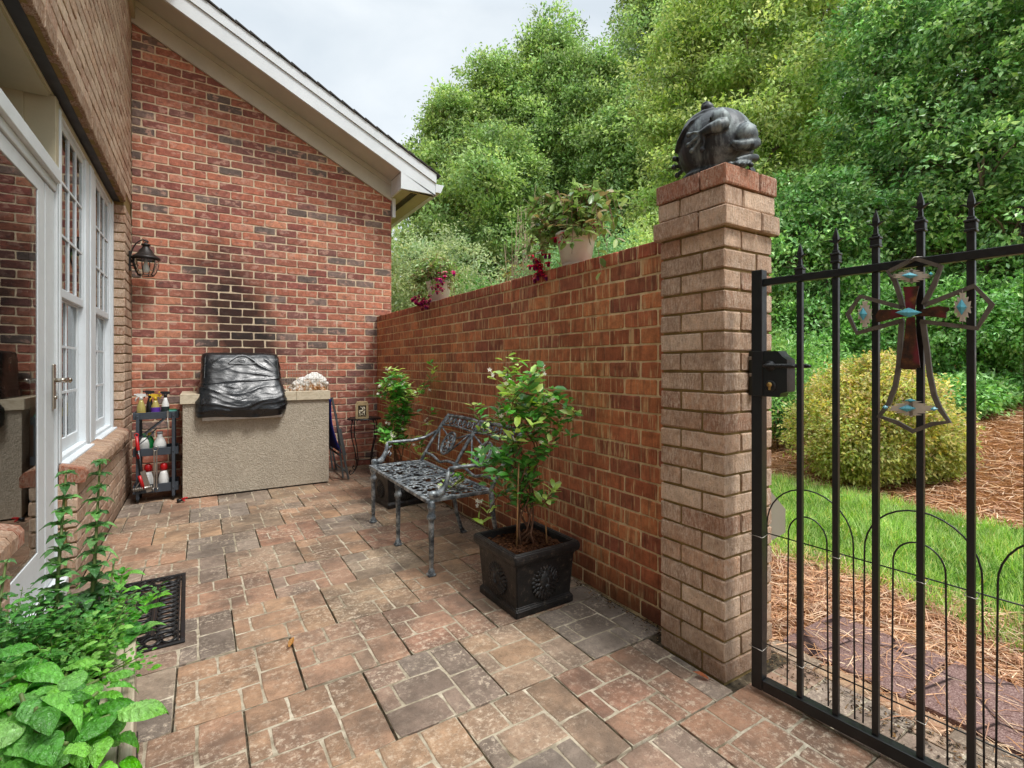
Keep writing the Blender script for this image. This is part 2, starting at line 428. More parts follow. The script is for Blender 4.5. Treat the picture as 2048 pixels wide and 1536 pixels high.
M['cane'] = simple('bamboo_cane', '#a87e52', .6)
t = NT('weathered_cedar'); g_ = t.noise(1, 5, .65, t.pos((30, 3, 30)))
M['wood'] = t.done(t.ramp(g_, [(.3, '#7a6a58'), (.5, '#b8aa94'), (.7, '#9a8a74')]), .8, t.bump(g_, .4, .004), spec=.3)
M['soil'] = simple('potting_soil', '#2e2118', .95, 0, .4, 40, 1, 80, .012)
M['util'] = simple('taupe_utility_metal', '#8f877b', .5, .1, .06)
M['leaf'] = leaf_mat('glossy_leaf', .28, .34, .5)
M['leaf_soft'] = leaf_mat('soft_tree_leaf', .44, .5, .3)
M['leaf_herb'] = leaf_mat('herb_leaf', .34, .30, .55, True)
M['petal'] = leaf_mat('petal', .3, .5, .3)
M['grass'] = leaf_mat('grass_blade', .4, .5, .3)
M['straw'] = leaf_mat('pine_needle', .15, .6, .3)
t = NT('straw_ground')
M['ground'] = t.done(t.ramp(t.noise(30, 6, .75, t.pos((1, 2.2, 1))), [(.3, '#4d2c15'), (.5, '#8a5a33'), (.7, '#b98a5c')]), .95, t.bump(t.noise(60, 5, .75), 1, .02), spec=.15)
t = NT('lawn_soil')
M['lawn'] = t.done(t.ramp(t.noise(25, 5, .7), [(.3, '#2f4a12'), (.7, '#5e8a24')]), .95, t.bump(t.noise(60, 5, .75), 1, .02), spec=.15)
t = NT('maroon_flagstone')
e = t.voro(3.4, t.pos((1, 1, .01)), 'DISTANCE_TO_EDGE')
n = t.noise(180, 3, .7)
col = t.ramp(n, [(.35, '#553e39'), (.55, '#82655f'), (.7, '#aa958b')])
col = t.mix(t.ramp(e, [(.008, 1), (.022, 0)]), col, '#2a1717')
M['flag'] = t.done(col, .75, t.bump(t.ramp(e, [(.0, 0), (.06, 1)]), .8, .01, t.bump(n, .4, .003)), spec=.3)
# ------------------------------------------------------------------ brickwork
rg = random.Random(11)
def brick(mb, O, U, N, u0, u1, z0, z1, depth=.012, jit=.0016, rnd=.004):
    O = Vector(O); U = Vector(U); N = Vector(N); Z = Vector((0, 0, 1))
    L, H = u1 - u0, z1 - z0
    k = 3 if L > .12 else 2
    j = lambda s=1: rg.uniform(-jit, jit) * s
    c = min(.0065, .25 * min(L, H)) * (.5 + rnd / .004 * .5)
    loop = []
    for i in range(k + 1): loop.append((u0 + c + (L - 2 * c) * i / k + j(), z0 + j()))
    loop.append((u1 + j(), z0 + c)); loop.append((u1 + j(), z1 - c))
    for i in range(k + 1): loop.append((u1 - c - (L - 2 * c) * i / k + j(), z1 + j()))
    loop.append((u0 + j(), z1 - c)); loop.append((u0 + j(), z0 + c))
    cu, cz = (u0 + u1) / 2, (z0 + z1) / 2; n = len(loop); v = []
    tilt = rg.uniform(-.0018, .0018); push = rg.uniform(-.0018, .001)
    for (a, b), dn, ins in [(p, -depth, 0) for p in loop] + [(p, -rnd * .8, 0) for p in loop] + [(p, 0, rnd) for p in loop]:
        a2 = a - math.copysign(min(ins, abs(a - cu)), a - cu); b2 = b - math.copysign(min(ins, abs(b - cz)), b - cz)
        e = 0 if dn == -depth else push + tilt * (a - cu) / max(L, .01) * 2
        v.append(O + U * a2 + Z * b2 + N * (dn + e))
    f = []
    for l in range(2):
        for i in range(n):
            f.append((l * n + i, l * n + (i + 1) % n, (l + 1) * n + (i + 1) % n, (l + 1) * n + i))
    f.append([2 * n + i for i in range(n)])
    mb.add(v, f)
PAL_RED = ['#b86a4a', '#a85c44', '#c27350', '#985244', '#b16347', '#b56848', '#8e5246', '#88584e', '#866f65', '#74635b', '#bd785c', '#a6644c', '#9c5a46', '#c67e5a', '#b36c50', '#a46048']
PAL_GARDEN = ['#ab6644', '#9e5a3c', '#b56f48', '#9a5c42', '#a66142', '#bd784e', '#945640', '#ae6846']
PAL_TAN = ['#b0957d', '#bca28a', '#a48a74', '#b89e86', '#aa8e78', '#c4ac94', '#a08068', '#b4967e', '#96705a', '#ac8a70']
PAL_CAP = ['#9a5f48', '#8f5642', '#a46a50', '#855544']
def pick(pal, var=.12):
    c = hexc(rg.choice(pal)); k = 1 + rg.uniform(-var, var)
    return mulc(c, k)
def courses(mb, O, U, N, u0, u1, z0, z1, pal, course=.0808, pitch=.213, joint=.010, off=0.0, keep=None, start=0, ends='flush', **kw):
    n = int(round((z1 - z0) / course)); 
    for i in range(n):
        za, zb = z0 + i * course + joint / 2, z0 + (i + 1) * course - joint / 2
        sh = off + (pitch / 2 if (i + start) % 2 else 0)
        x = u0 - ((u0 - sh) % pitch)
        while x < u1:
            a, b = max(x + joint / 2, u0 + (.001 if x < u0 else 0)), min(x + pitch - joint / 2, u1)
            if b - a > .03 and (keep is None or keep(a, b, za, zb)):
                mb.tint = pick(pal); brick(mb, O, U, N, a, b, za, zb, **kw)
            x += pitch
    mb.tint = (1, 1, 1)

XL, XW, YB = -.568, 1.775, 5.94
house = thing('brick_house', 'red and tan brick house with white rake trim, tall windows and a glass door', 'house', (-.568, 5.94, 0))
HO = house.location
def part(name, mb, mat, parent=house, off=None):
    return mb.obj(name, mat, parent, off=HO if off is None else off)
# gable wall
zr = lambda x: 4.427 - .5 * (x + .546)
mb = MB(); courses(mb, (0, YB, 0), (1, 0, 0), (0, -1, 0), XL, 1.958, 0.0, 4.444, PAL_RED, off=.04,
                   keep=lambda a, b, za, zb: za < zr(a) + .02, jit=.0026, rnd=.0042, joint=.0112)
gable = part('gable_wall', mb, M['brick_red']); gable['label'] = 'tumbled red brick gable wall with a dark smoke stain above the grill'
mb = MB(); mb.prism([(XL, -.05), (1.957, -.05), (1.957, zr(1.957)), (XL, zr(XL))], Matrix.Translation((0, YB + .0045, 0)), .25)
m_ = part('mortar', mb, M['mortar_cream'], gable, (0, 0, 0)) if False else part('mortar', mb, M['mortar_cream'], gable)
# rear side wall of the gabled wing
mb = MB(); courses(mb, (1.958, 0, 0), (0, 1, 0), (1, 0, 0), YB, YB + 5, 1.6, 3.22, PAL_RED, off=.04)
mb.tint = hexc('#a9543c'); mb.box((1.70, YB + .26, 0), (1.946, YB + 5, 3.2)); part('wing_side_wall', mb, M['brick_red'])
# rake trim
def rake(name, ya, yb, za, zb, x0, x1, mat, parent=house):
    mb = MB(); mb.prism([(x0, zr(x0) + za), (x1, zr(x1) + za), (x1, zr(x1) + zb), (x0, zr(x0) + zb)], Matrix.Translation((0, ya, 0)), yb - ya)
    return part(name, mb, mat, parent)
xl = -.60
rake('frieze_board', YB - .028, YB + .02, 0, .224, xl, 1.958, M['soffit'])
rake('frieze_moulding', YB - .05, YB - .0285, .165, .222, xl, 1.952, M['soffit'])
rake('rake_soffit', YB - .39, YB - .001, .226, .245, xl, 1.94, M['soffit'])
b1 = rake('bargeboard', YB - .40, YB - .372, .222, .375, xl, 2.362, M['trim'])
rake('bargeboard_cap', YB - .415, YB - .374, .379, .485, xl, 2.370, M['trim'], b1)
mb = MB()
for i in range(24):   # shingle courses along the rake, each a thin step
    x0, x1 = xl + i * .125, xl + (i + 1) * .125 + .02
    if x1 > 2.46: x1 = 2.46
    if x0 > 2.42: break
    mb.prism([(x0, zr(x0) + .487 + .012), (x1, zr(x1) + .487), (x1, zr(x1) + .50), (x0, zr(x0) + .516)], Matrix.Translation((0, YB - .43, 0)), 7)
roof = part('roof', mb, M['shingle'])
# boxed eave
zs = 3.212
mb = MB(); mb.prism([(1.94, zs + .002), (2.362, zs + .002), (2.362, zr(2.362) + .221), (1.94, zr(1.94) + .2215)], Matrix.Translation((0, YB - .40, 0)), .03)
mb.box((1.94, YB - .369, zs + .002), (1.962, YB - .002, zr(1.95) + .224)); part('eave_return', mb, M['trim'])
mb = MB(); mb.box((1.962, YB - .369, zs + .004), (2.335, YB + 5, zs + .02)); es = part('eave_soffit', mb, M['soffit_green'])
mb = MB()
for i in range(60): mb.box((2.09, YB - .30 + i * .045, zs - .001), (2.17, YB - .275 + i * .045, zs + .0035))
part('soffit_vent', mb, M['vent'], es)
mb = MB(); mb.box((2.337, YB - .369, zs + .002), (2.362, YB + 5, zs + .225)); part('eave_fascia', mb, M['trim'])
mb = MB(); mb.prism([(2.364, 3.245), (2.43, 3.245), (2.47, 3.34), (2.45, 3.345), (2.415, 3.265), (2.376, 3.265), (2.376, 3.345), (2.364, 3.345)], Matrix.Translation((0, YB - .40, 0)), 5.4)
mb.prism([(2.364, 3.245), (2.43, 3.245), (2.47, 3.342), (2.364, 3.342)], Matrix.Translation((0, YB - .404, 0)), .004)
part('gutter', mb, M['trim'])
mb = MB(); mb.box((1.962, YB - .03, 2.98), (2.0, YB + .03, 3.21)); part('corner_trim', mb, M['trim'])
# left (long) wall ------------------------------------------------------------
ZL = 2.606
mb = MB()
O, U, N = (XL, 0, 0), (0, 1, 0), (1, 0, 0)
kw = dict(jit=.0022, rnd=.004, joint=.011)
courses(mb, O, U, N, 5.462, 5.93, 0, ZL + .02, PAL_TAN, course=.0808, off=5.462, **kw)
courses(mb, O, U, N, 3.512, 5.46, 0, .5656, PAL_TAN, off=3.512, **kw)
courses(mb, O, U, N, -.8, 2.40, 0, .5656, PAL_TAN, off=2.40, **kw)
courses(mb, O, U, N, -.8, .6, .5656, ZL, PAL_TAN, off=2.40, **kw)
courses(mb, O, U, N, -.8, 5.93, ZL + .102, 4.48, PAL_TAN, off=.1, **kw)
# reveals and jamb ends
courses(mb, (0, 5.46, 0), (1, 0, 0), (0, -1, 0), XL - .105, XL - .002, .64, ZL - .01, PAL_TAN, pitch=.30, off=XL - .105, **kw)
courses(mb, (0, 3.51, 0), (1, 0, 0), (0, -1, 0), XL - .16, XL - .002, .0, .5656, PAL_TAN, pitch=.30, off=XL - .2, **kw)
courses(mb, (0, 2.402, 0), (1, 0, 0), (0, 1, 0), XL - .16, XL - .002, .0, .5656, PAL_TAN, pitch=.30, off=XL - .2, **kw)
side = part('side_wall', mb, M['brick_tan']); side['label'] = 'rough tan brick side wall with glass door and windows'
mb = MB()
mb.box((XL - .25, 5.472, -.05), (XL - .010, 6.1, ZL - .001)); mb.box((XL - .25, 3.524, -.05), (XL - .010, 5.47, .56))
mb.box((XL - .25, -1, -.05), (XL - .010, 2.39, .56)); mb.box((XL - .25, -1, ZL), (XL - .010, 6.1, 4.6)); mb.box((XL - .25, -1, .562), (XL - .010, .6, ZL - .002))
part('mortar', mb, M['mortar_brown'], side)
# stained brick course over the steel lintel
mb = MB()
y = -.8
while y < 5.45:
    w = .213; mb.tint = mulc(hexc('#7a5638'), rg.uniform(.75, 1.15)); brick(mb, (XL + .008, 0, 0), U, N, y + .003, min(y + w - .003, 5.46), ZL + .001, ZL + .096, jit=.004, rnd=.006, depth=.046); y += w
part('lintel_course', mb, M['brick_tan'], house)
mb = MB(); mb.box((XL - .10, -.8, ZL - .004), (XL - .034, 5.458, ZL + .008)); part('steel_lintel', mb, M['lintel'])
# frieze and little eave on top of the side wall
mb = MB(); mb.box((XL - .02, -1, 4.47), (XL + .03, 5.905, 4.80)); mb.box((XL + .031, -1, 4.66), (XL + .06, 5.89, 4.80)); part('side_frieze', mb, M['trim_old'])
mb = MB(); mb.box((XL + .0, -1, 4.802), (XL + .40, 5.5, 4.83)); part('side_soffit', mb, M['soffit'])
# sloping rowlock sills
def sill(y0, y1, name='window_sill'):
    mb = MB(); n = int(round((y1 - y0) / .0767)); w = (y1 - y0) / n
    for i in range(n):
        a, b = y0 + i * w + .003, y0 + (i + 1) * w - .003
        mb.tint = pick(['#a08068', '#94735c', '#ab8b72', '#8d6a55'] if 0 < i < n - 1 else ['#8e4e36'])
        xo, xi = XL + .038 + rg.uniform(-.003, .003), XL - .075; r = .012
        poly = [(xi, .562), (xo - .006, .562), (xo, .570), (xo, .615), (xo - r, .634), (xi, .664)]
        mb.prism(poly, Matrix.Translation((0, a, 0)), b - a)
    s = part(name, mb, M['brick_tan'])
    mb = MB(); mb.prism([(XL - .075, .561), (XL + .022, .565), (XL + .030, .612), (XL - .075, .655)], Matrix.Translation((0, y0 + .004, 0)), y1 - y0 - .008)
    part('mortar', mb, M['mortar_brown'], s)
sill(3.505, 5.46); sill(.6, 2.405)
# ------------------------------------------------------------------ windows
XG = -.662      # plane of the sash faces
def frame_rect(mb, x0, x1, y0, y1, z0, z1, w, wb=None, wt=None):
    wb = wb or w; wt = wt or w
    mb.box((x0, y0, z0), (x1, y0 + w, z1), .004); mb.box((x0, y1 - w, z0), (x1, y1, z1), .004)
    mb.box((x0, y0 + w + .0005, z0), (x1, y1 - w - .0005, z0 + wb), .004); mb.box((x0, y0 + w + .0005, z1 - wt), (x1, y1 - w - .0005, z1), .004)
def window(y0, y1, z0=.655, z1=2.585):
    mb = MB(); frame_rect(mb, XG - .06, XG + .010, y0, y1, z0, z1, .036, .035, .035)
    mb.box((XG - .06, y0 - .002, z0 - .02), (XG + .05, y1 + .002, z0 + .012), .006)
    w = part('window', mb, M['trim']); zm = 1.585
    mb = MB(); frame_rect(mb, XG - .024, XG - .002, y0 + .037, y1 - .037, zm - .012, z1 - .036, .036, .05, .040); part('upper_sash', mb, M['trim'], w, off=HO)
    mb = MB(); frame_rect(mb, XG - .052, XG - .027, y0 + .037, y1 - .037, z0 + .036, zm + .03, .040, .075, .05); part('lower_sash', mb, M['trim'], w, off=HO)
    mb = MB(); mb.box((XG - .012, y0 + .070, zm + .034), (XG - .008, y1 - .070, z1 - .073))
    part('pane', mb, M['glass'], w, off=HO)
    mb = MB(); mb.box((XG - .040, y0 + .074, z0 + .108), (XG - .036, y1 - .074, zm - .016))
    part('pane', mb, M['glass'], w, off=HO)
    for (za, zb, xx, n, m) in ((zm + .037, z1 - .077, XG - .0035, 2, 2), (z0 + .112, zm - .018, XG - .0315, 1, 2)):
        mb = MB()
        for i in range(1, n + 1):
            yy = y0 + .085 + (y1 - y0 - .17) * i / (n + 1); mb.box((xx - .004, yy - .007, za), (xx + .004, yy + .007, zb))
        for i in range(1, m + 1):
            zz = za + (zb - za) * i / (m + 1); mb.box((xx - .0035, y0 + .09, zz - .007), (xx + .0035, y1 - .09, zz + .007))
        part('muntin_grid', mb, M['trim'], w, off=HO)
    return w
window(3.585, 4.335); window(4.625, 5.385)
window(.62, 1.45); window(1.50, 2.33)
mb = MB(); mb.box((XG - .05, 4.337, .64), (XG + .010, 4.623, 2.588), .004); mb.box((XG + .0105, 4.42, .66), (XG + .018, 4.54, 2.559), .003)
mb.box((XG - .05, 5.387, .655), (XG + .018, 5.462, 2.588), .004)
part('window_mullion', mb, M['trim'])
mb = MB(); mb.box((XG - .06, .6, 2.588), (XG + .008, 5.46, 2.601), .003); mb.box((XG - .05, 3.5, 2.560), (XG + .016, 5.455, 2.587), .003); part('head_trim', mb, M['trim_old'])
# curtains inside
def curtain(y0, y1, z0, z1, x, mat, seed, amp=.02, fr=55):
    r = random.Random(seed); n = max(8, int((y1 - y0) / .012)); mb = MB(); v = []; f = []
    for i in range(n + 1):
        y = y0 + (y1 - y0) * i / n; xx = x + amp * math.sin(fr * y + seed) + amp * .5 * math.sin(fr * 2.3 * y + 1)
        v += [(xx, y, z0), (xx, y, z1)]
    for i in range(n): f.append((2 * i, 2 * i + 2, 2 * i + 3, 2 * i + 1))
    mb.add(v, f, True); o = part('curtain', mb, mat); mod = o.modifiers.new('s', 'SOLIDIFY'); mod.thickness = .003; bake(o)
curtain(3.92, 4.28, .5, 1.60, -.80, M['curtain'], 1); curtain(4.72, 5.33, .5, 1.60, -.80, M['curtain'], 2)
curtain(2.95, 3.16, .15, 2.1, -.80, M['drape'], 3, .016, 60); curtain(2.45, 2.60, .15, 2.1, -.82, M['drape'], 4, .016, 60)
mb = MB()
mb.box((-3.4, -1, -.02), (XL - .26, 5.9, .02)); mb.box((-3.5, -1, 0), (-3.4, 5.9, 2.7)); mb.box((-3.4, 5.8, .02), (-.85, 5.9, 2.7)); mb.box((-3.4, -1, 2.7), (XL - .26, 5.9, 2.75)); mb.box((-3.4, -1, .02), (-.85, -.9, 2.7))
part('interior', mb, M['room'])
# ------------------------------------------------------------------ glass door with transom
mb = MB()
mb.box((XG - .10, 3.505, .05), (XG + .014, 3.583, 2.586), .004)            # jamb against the window
mb.box((XG + .0145, 3.525, .67), (XG + .022, 3.565, 2.558), .003)
mb.box((XG - .10, 2.345, .05), (XG + .022, 2.42, 2.586), .004)
mb.box((XG - .10, 2.421, 2.150), (XG + .030, 3.503, 2.222), .005)
mb.box((XG - .16, 2.38, -.03), (XG + .06, 3.505, .075), .006)
mb.box((XG - .10, 2.421, 2.105), (XG + .010, 3.503, 2.149), .004)
dr = part('glass_door', mb, M['trim_blue']); dr['label'] = 'full height glass door with pale grey frame and nickel lever'
mb = MB(); zd0, zd1 = .085, 2.098
mb.box((XG - .045, 3.325, zd0), (XG + .003, 3.498, zd1), .003)
mb.box((XG - .045, 3.20, zd0), (XG + .001, 3.316, zd1), .002)
mb.box((XG - .045, 2.425, zd0), (XG + .001, 2.54, zd1), .002)
mb.box((XG - .044, 2.541, zd0), (XG + .0012, 3.199, zd0 + .22), .002); mb.box((XG - .044, 2.541, zd1 - .07), (XG + .0012, 3.199, zd1), .002)
part('door_leaf', mb, M['trim_blue'], dr, off=HO)
mb = MB(); mb.box((XG - .03, 3.3165, zd0), (XG - .004, 3.3245, zd1)); part('weather_seal', mb, M['plastic_black'], dr, off=HO)
mb = MB(); mb.box((XG - .008, 2.536, zd0 + .215), (XG - .003, 3.203, zd1 - .066)); part('pane', mb, M['glass'], dr, off=HO)
mb = MB(); zh = 1.115
mb.box((XG + .0045, 3.438, zh - .15), (XG + .014, 3.482, zh + .085), .006)
mb.tube([(XG + .012, 3.46, zh), (XG + .062, 3.46, zh)], .011, 10)
mb.tube([(XG + .060, 3.462, zh), (XG + .066, 3.43, zh + .004), (XG + .064, 3.39, zh - .004), (XG + .066, 3.35, zh + .006), (XG + .060, 3.335, zh + .004)], [.012, .011, .009, .010, .006], 10)
mb.ball((XG + .068, 3.462, zh), .014, 12); mb.ball((XG + .016, 3.46, zh - .09), (.006, .011, .011), 10)
part('door_handle', mb, M['nickel'], dr, off=HO)
mb = MB()
mb.box((XG - .30, 3.42, 2.223), (XG - .102, 3.503, 2.586)); mb.box((XG - .102, 3.44, 2.224), (XG + .020, 3.504, 2.585), .003); mb.box((XG - .30, 2.421, 2.566), (XG - .0, 3.418, 2.587))
mb.box((XG - .30, 2.421, 2.223), (XG - .26, 3.419, 2.26)); mb.box((XG - .30, 3.36, 2.261), (XG - .26, 3.419, 2.565)); mb.box((XG - .30, 2.421, 2.53), (XG - .26, 3.359, 2.565))
part('transom_frame', mb, M['trim_old'], dr, off=HO)
mb = MB(); mb.box((XG - .285, 2.421, 2.255), (XG - .280, 3.365, 2.535)); part('transom_pane', mb, M['glass'], dr, off=HO)

# ------------------------------------------------------------------ garden wall and pillar
gw = thing('garden_wall', 'brown brick garden wall with streaked bricks and a flat brick coping', 'garden wall', (1.88, 3.7, 0))
mb = MB(); courses(mb, (XW, 0, 0), (0, 1, 0), (-1, 0, 0), 1.47, 5.928, 0, 1.6968, PAL_GARDEN, off=.0, jit=.0016, rnd=.003, joint=.009)
courses(mb, (1.985, 0, 0), (0, 1, 0), (1, 0, 0), 1.47, 5.99, 0, 1.6968, PAL_GARDEN, off=.0, jit=.0016, rnd=.003, joint=.009)
mb.obj('brickwork', M['brick_garden'], gw, off=gw.location)
mb = MB(); mb.box((XW + .0045, 1.40, -.05), (1.9805, 5.93, 1.699)); mb.obj('mortar', M['mortar_tan'], gw, off=gw.location)
mb = MB(); y = 1.47
while y < 5.92:
    w = .128; mb.tint = pick(['#a3583e', '#96503a', '#ae6246', '#8c4c38'])
    mb.box((XW - .004 + rg.uniform(-.002, .002), y + .004, 1.702), (1.99, min(y + w, 5.925) - .004, 1.766 + rg.uniform(-.002, .002)), .006); y += w
mb.obj('coping', M['brick_garden'], gw, off=gw.location)
mb = MB(); mb.box((XW + .003, 1.47, 1.6992), (1.983, 5.924, 1.757)); mb.obj('coping_mortar', M['mortar_tan'], gw, off=gw.location)

PX0, PX1, PY0, PY1 = 1.660, 1.966, 1.169, 1.476
pil = thing('brick_pillar', 'square rough tan brick gate pillar with a stepped red brick cap', 'pillar', ((PX0 + PX1) / 2, (PY0 + PY1) / 2, 0))
def jbox(mb, a, b, bev=.005, jit=.0018):
    n0 = len(mb.v); mb.box(a, b, bev)
    for i in range(n0, len(mb.v)):
        p = mb.v[i]; mb.v[i] = tuple(q + rg.uniform(-jit, jit) for q in p)
def ring(mb, z0, z1, e, flip, pal, jo=.010):
    x0, x1, y0, y1 = PX0 - e, PX1 + e, PY0 - e, PY1 + e; w = .098 + e
    B = [((x0, y0), (x1 - w - jo, y0 + w)), ((x1 - w, y0), (x1, y1 - w - jo)), ((x0 + w + jo, y1 - w), (x1, y1)), ((x0, y0 + w + jo), (x0 + w, y1))]
    for (a, b) in B:
        if flip:   # mirror the pinwheel
            a, b = (x0 + x1 - b[0], a[1]), (x0 + x1 - a[0], b[1])
        mb.tint = pick(pal, .15); jbox(mb, (a[0], a[1], z0), (b[0], b[1], z1))
mb = MB(); cz = .0780; i = 0; z = 0
for i in range(22):
    ring(mb, z + .005, z + cz - .005, 0, i % 2, PAL_TAN); z += cz
mb.obj('shaft', M['brick_tan'], pil, off=pil.location)
mb = MB(); ring(mb, z + .004, z + .076, .022, 0, PAL_TAN); ring(mb, z + .084, z + .154, .008, 1, PAL_TAN)
mb.obj('corbel', M['brick_tan'], pil, off=pil.location); zc = z + .160
mb = MB(); ring(mb, zc, zc + .074, .014, 0, PAL_CAP); mb.obj('cap', M['brick_tan'], pil, off=pil.location); ZCAP = zc + .074
mb = MB(); mb.box((PX0 + .008, PY0 + .008, -.05), (PX1 - .008, PY1 - .008, ZCAP - .006)); mb.box((PX0 + .002, PY0 + .002, z), (PX1 - .002, PY1 - .002, z + .16))
mb.obj('mortar', M['mortar_brown'], pil, off=pil.location)
print('pillar cap', ZCAP)
# ------------------------------------------------------------------ ground and paving
def struct(o, label, cat): return tag(o, label, cat, kind='structure')
def grid_sheet(name, x0, x1, y0, y1, nx, ny, zf, mat):
    xs = np.linspace(x0, x1, nx); ys = np.linspace(y0, y1, ny); X, Y = np.meshgrid(xs, ys)
    Z = np.vectorize(zf)(X, Y); V = np.stack([X, Y, Z], -1).reshape(-1, 3); F = []
    a = np.arange(nx * ny).reshape(ny, nx); q = np.stack([a[:-1, :-1], a[:-1, 1:], a[1:, 1:], a[1:, :-1]], -1).reshape(-1, 4)
    F = np.concatenate([q[:, [0, 1, 2]], q[:, [0, 2, 3]]])
    return link(name, tri_mesh(name, V, F, None, True), mat)
def ghgt(x, y):   # ground height outside the wall: flat by the path, a bank rising beyond
    h = -.03 + .01 * math.sin(x * 2.1) * math.sin(y * 1.7)
    t = max(0, min(1, (x - 5.2) / 6)); h += 1.1 * t * t * (3 - 2 * t)
    t = max(0, min(1, (y - 7) / 8)); h += .6 * t * t * (3 - 2 * t)
    return h
g0 = grid_sheet('ground', 1.99, 30, -12, 40, 80, 110, ghgt, M['ground'])
struct(g0, 'brown ground rising in a bank beyond the brick garden wall', 'ground')
mb = MB(); mb.add([(-400, -400, -.15), (400, -400, -.15), (400, 400, -.15), (-400, 400, -.15)], [(0, 1, 2, 3)])
struct(mb.obj('terrain', M['ground']), 'wide flat land round the house out to the horizon', 'ground')
mb = MB(); mb.box((XL - .18, -1.6, -.12), (2.04, YB + .02, -.011))
struct(mb.obj('patio_base', M['joint']), 'sandy bed showing in the joints of the brick patio', 'patio')
# stamped slabs, each of eight bricks
rp = random.Random(5)
HUES = ['#a88066', '#aa8768', '#9c7a64', '#947e6a', '#a0896f', '#877a6e', '#9c735e', '#8b7e72', '#ae8d6f', '#a27f66']
CELLS = [(0, 0, .5, 1/3), (.5, 0, 2/3, 1/3), (0, 1/3, 1/6, 2/3), (1/6, 1/3, 2/3, 2/3), (0, 2/3, 1/3, 1), (1/3, 2/3, 2/3, 1), (2/3, 0, 1, .5), (2/3, .5, 1, 1)]
mbb, mbg = MB(), MB()
def slab(mbb, mbg, x0, y0, sx, sy, xmin, xmax, flipx=False):
    dz = rp.uniform(-.003, .003); tx, ty = rp.uniform(-.003, .003), rp.uniform(-.003, .003); rot = rp.uniform(-.008, .008)
    hA, hB = hexc(rp.choice(HUES)), hexc(rp.choice(HUES)); gap = .0036
    ca, sa = math.cos(rot), math.sin(rot)
    def P(u, v, z):
        dx, dy = (u - .5) * sx, (v - .5) * sy
        x = x0 + sx / 2 + dx * ca - dy * sa; y = y0 + sy / 2 + dx * sa + dy * ca
        return (min(max(x, xmin), xmax), y, z + dz + tx * (u - .5) + ty * (v - .5))
    if x0 + sx < xmin + .02 or x0 > xmax - .02: return
    gx, gy = gap / sx, gap / sy
    v = [P(gx, gy, -.0028), P(1 - gx, gy, -.0028), P(1 - gx, 1 - gy, -.0028), P(gx, 1 - gy, -.0028)]
    w = [P(gx * .6, gy * .6, -.03), P(1 - gx * .6, gy * .6, -.03), P(1 - gx * .6, 1 - gy * .6, -.03), P(gx * .6, 1 - gy * .6, -.03)]
    mbg.add(v + w, [(0, 1, 2, 3)] + [(i, 4 + i, 4 + (i + 1) % 4, (i + 1) % 4) for i in range(4)])
    for (a, b, c, d) in CELLS:
        if flipx: a, c = 1 - c, 1 - a
        jx, jy = .0042 / sx, .0042 / sy
        a2, c2 = (gx if a == 0 else a + jx), (1 - gx if c == 1 else c - jx)
        b2, d2 = (gy if b == 0 else b + jy), (1 - gy if d == 1 else d - jy)
        k = rp.random(); col = mixc(hA, hB, k * .75); mbb.tint = mulc(col, rp.uniform(.84, 1.14))
        j = lambda: rp.uniform(-.0014, .0014)
        loop = []; m = 3
        for (p, q) in (((a2, b2), (c2, b2)), ((c2, b2), (c2, d2)), ((c2, d2), (a2, d2)), ((a2, d2), (a2, b2))):
            for i in range(m):
                t = i / m; t2 = t if i else .035
                loop.append((p[0] + (q[0] - p[0]) * t2 + j() / sx, p[1] + (q[1] - p[1]) * t2 + j() / sy))
        cu, cv = (a2 + c2) / 2, (b2 + d2) / 2; n = len(loop); vs = []
        for z, ins in ((-.012, 0), (-.0016, 0), (0, .0032)):
            for (u_, v_) in loop:
                uu = u_ - math.copysign(ins / sx, u_ - cu); vv = v_ - math.copysign(ins / sy, v_ - cv)
                vs.append(P(uu, vv, z))
        fs = [(l * n + i, l * n + (i + 1) % n, (l + 1) * n + (i + 1) % n, (l + 1) * n + i) for l in range(2) for i in range(n)] + [[2 * n + i for i in range(n)]]
        mbb.add(vs, fs)
    mbb.tint = (1, 1, 1)
SX, SY = .41, .42
for k in range(-7, 11):
    y0 = 1.55 + .42 * k
    off = .532 + (SX / 2 if k % 2 else 0) * 1.0
    for i in range(-5, 5):
        slab(mbb, mbg, off + SX * i, y0, SX, SY, XL - .17 if 2.38 < y0 + .2 < 3.5 else XL + .002, 2.03 if y0 < 1.1 else (1.655 if y0 < 1.4 else XW - .004))
pav = mbb.obj('patio_paving', M['paver']); struct(pav, 'worn terracotta and grey patio paving in a stamped brick pattern', 'patio')
gro = mbg.obj('paving_grout', M['grout']); struct(gro, 'pale grout lines between the bricks of the patio', 'patio')
# tan edging bricks and maroon flagstones outside the gate
rp = random.Random(8); mb = MB()
for i in range(16):
    y = -1.2 + i * .205
    if y > 1.15: break
    mb.tint = mulc(hexc(rp.choice(['#a98464', '#a0785a', '#b08f70', '#96806c'])), rp.uniform(.85, 1.1)); jbox(mb, (2.045, y, -.06), (2.14, y + .197, -.006), .006)
struct(mb.obj('path_edging', M['paver']), 'row of tan edging bricks just outside the gate', 'path')
fp = []
for i, y in enumerate((-1.5, -1.04, -.58, -.12, .34, .80)):
    mb = MB(); jbox(mb, (2.16, y, -.05), (2.60, y + .44, -.002 - .004 * (i % 2)), .008, .003)
    o = mb.obj('flagstone', M['flag']); fp.append(o)
    tag(o, 'maroon rubber stepping stone in the pine straw outside the gate, ' + ('farthest of the row' if i == 5 else 'second farthest of the row' if i == 4 else 'third farthest of the row' if i == 3 else 'nearer end of the row'), 'stepping stone', 'maroon stepping stones outside the gate')
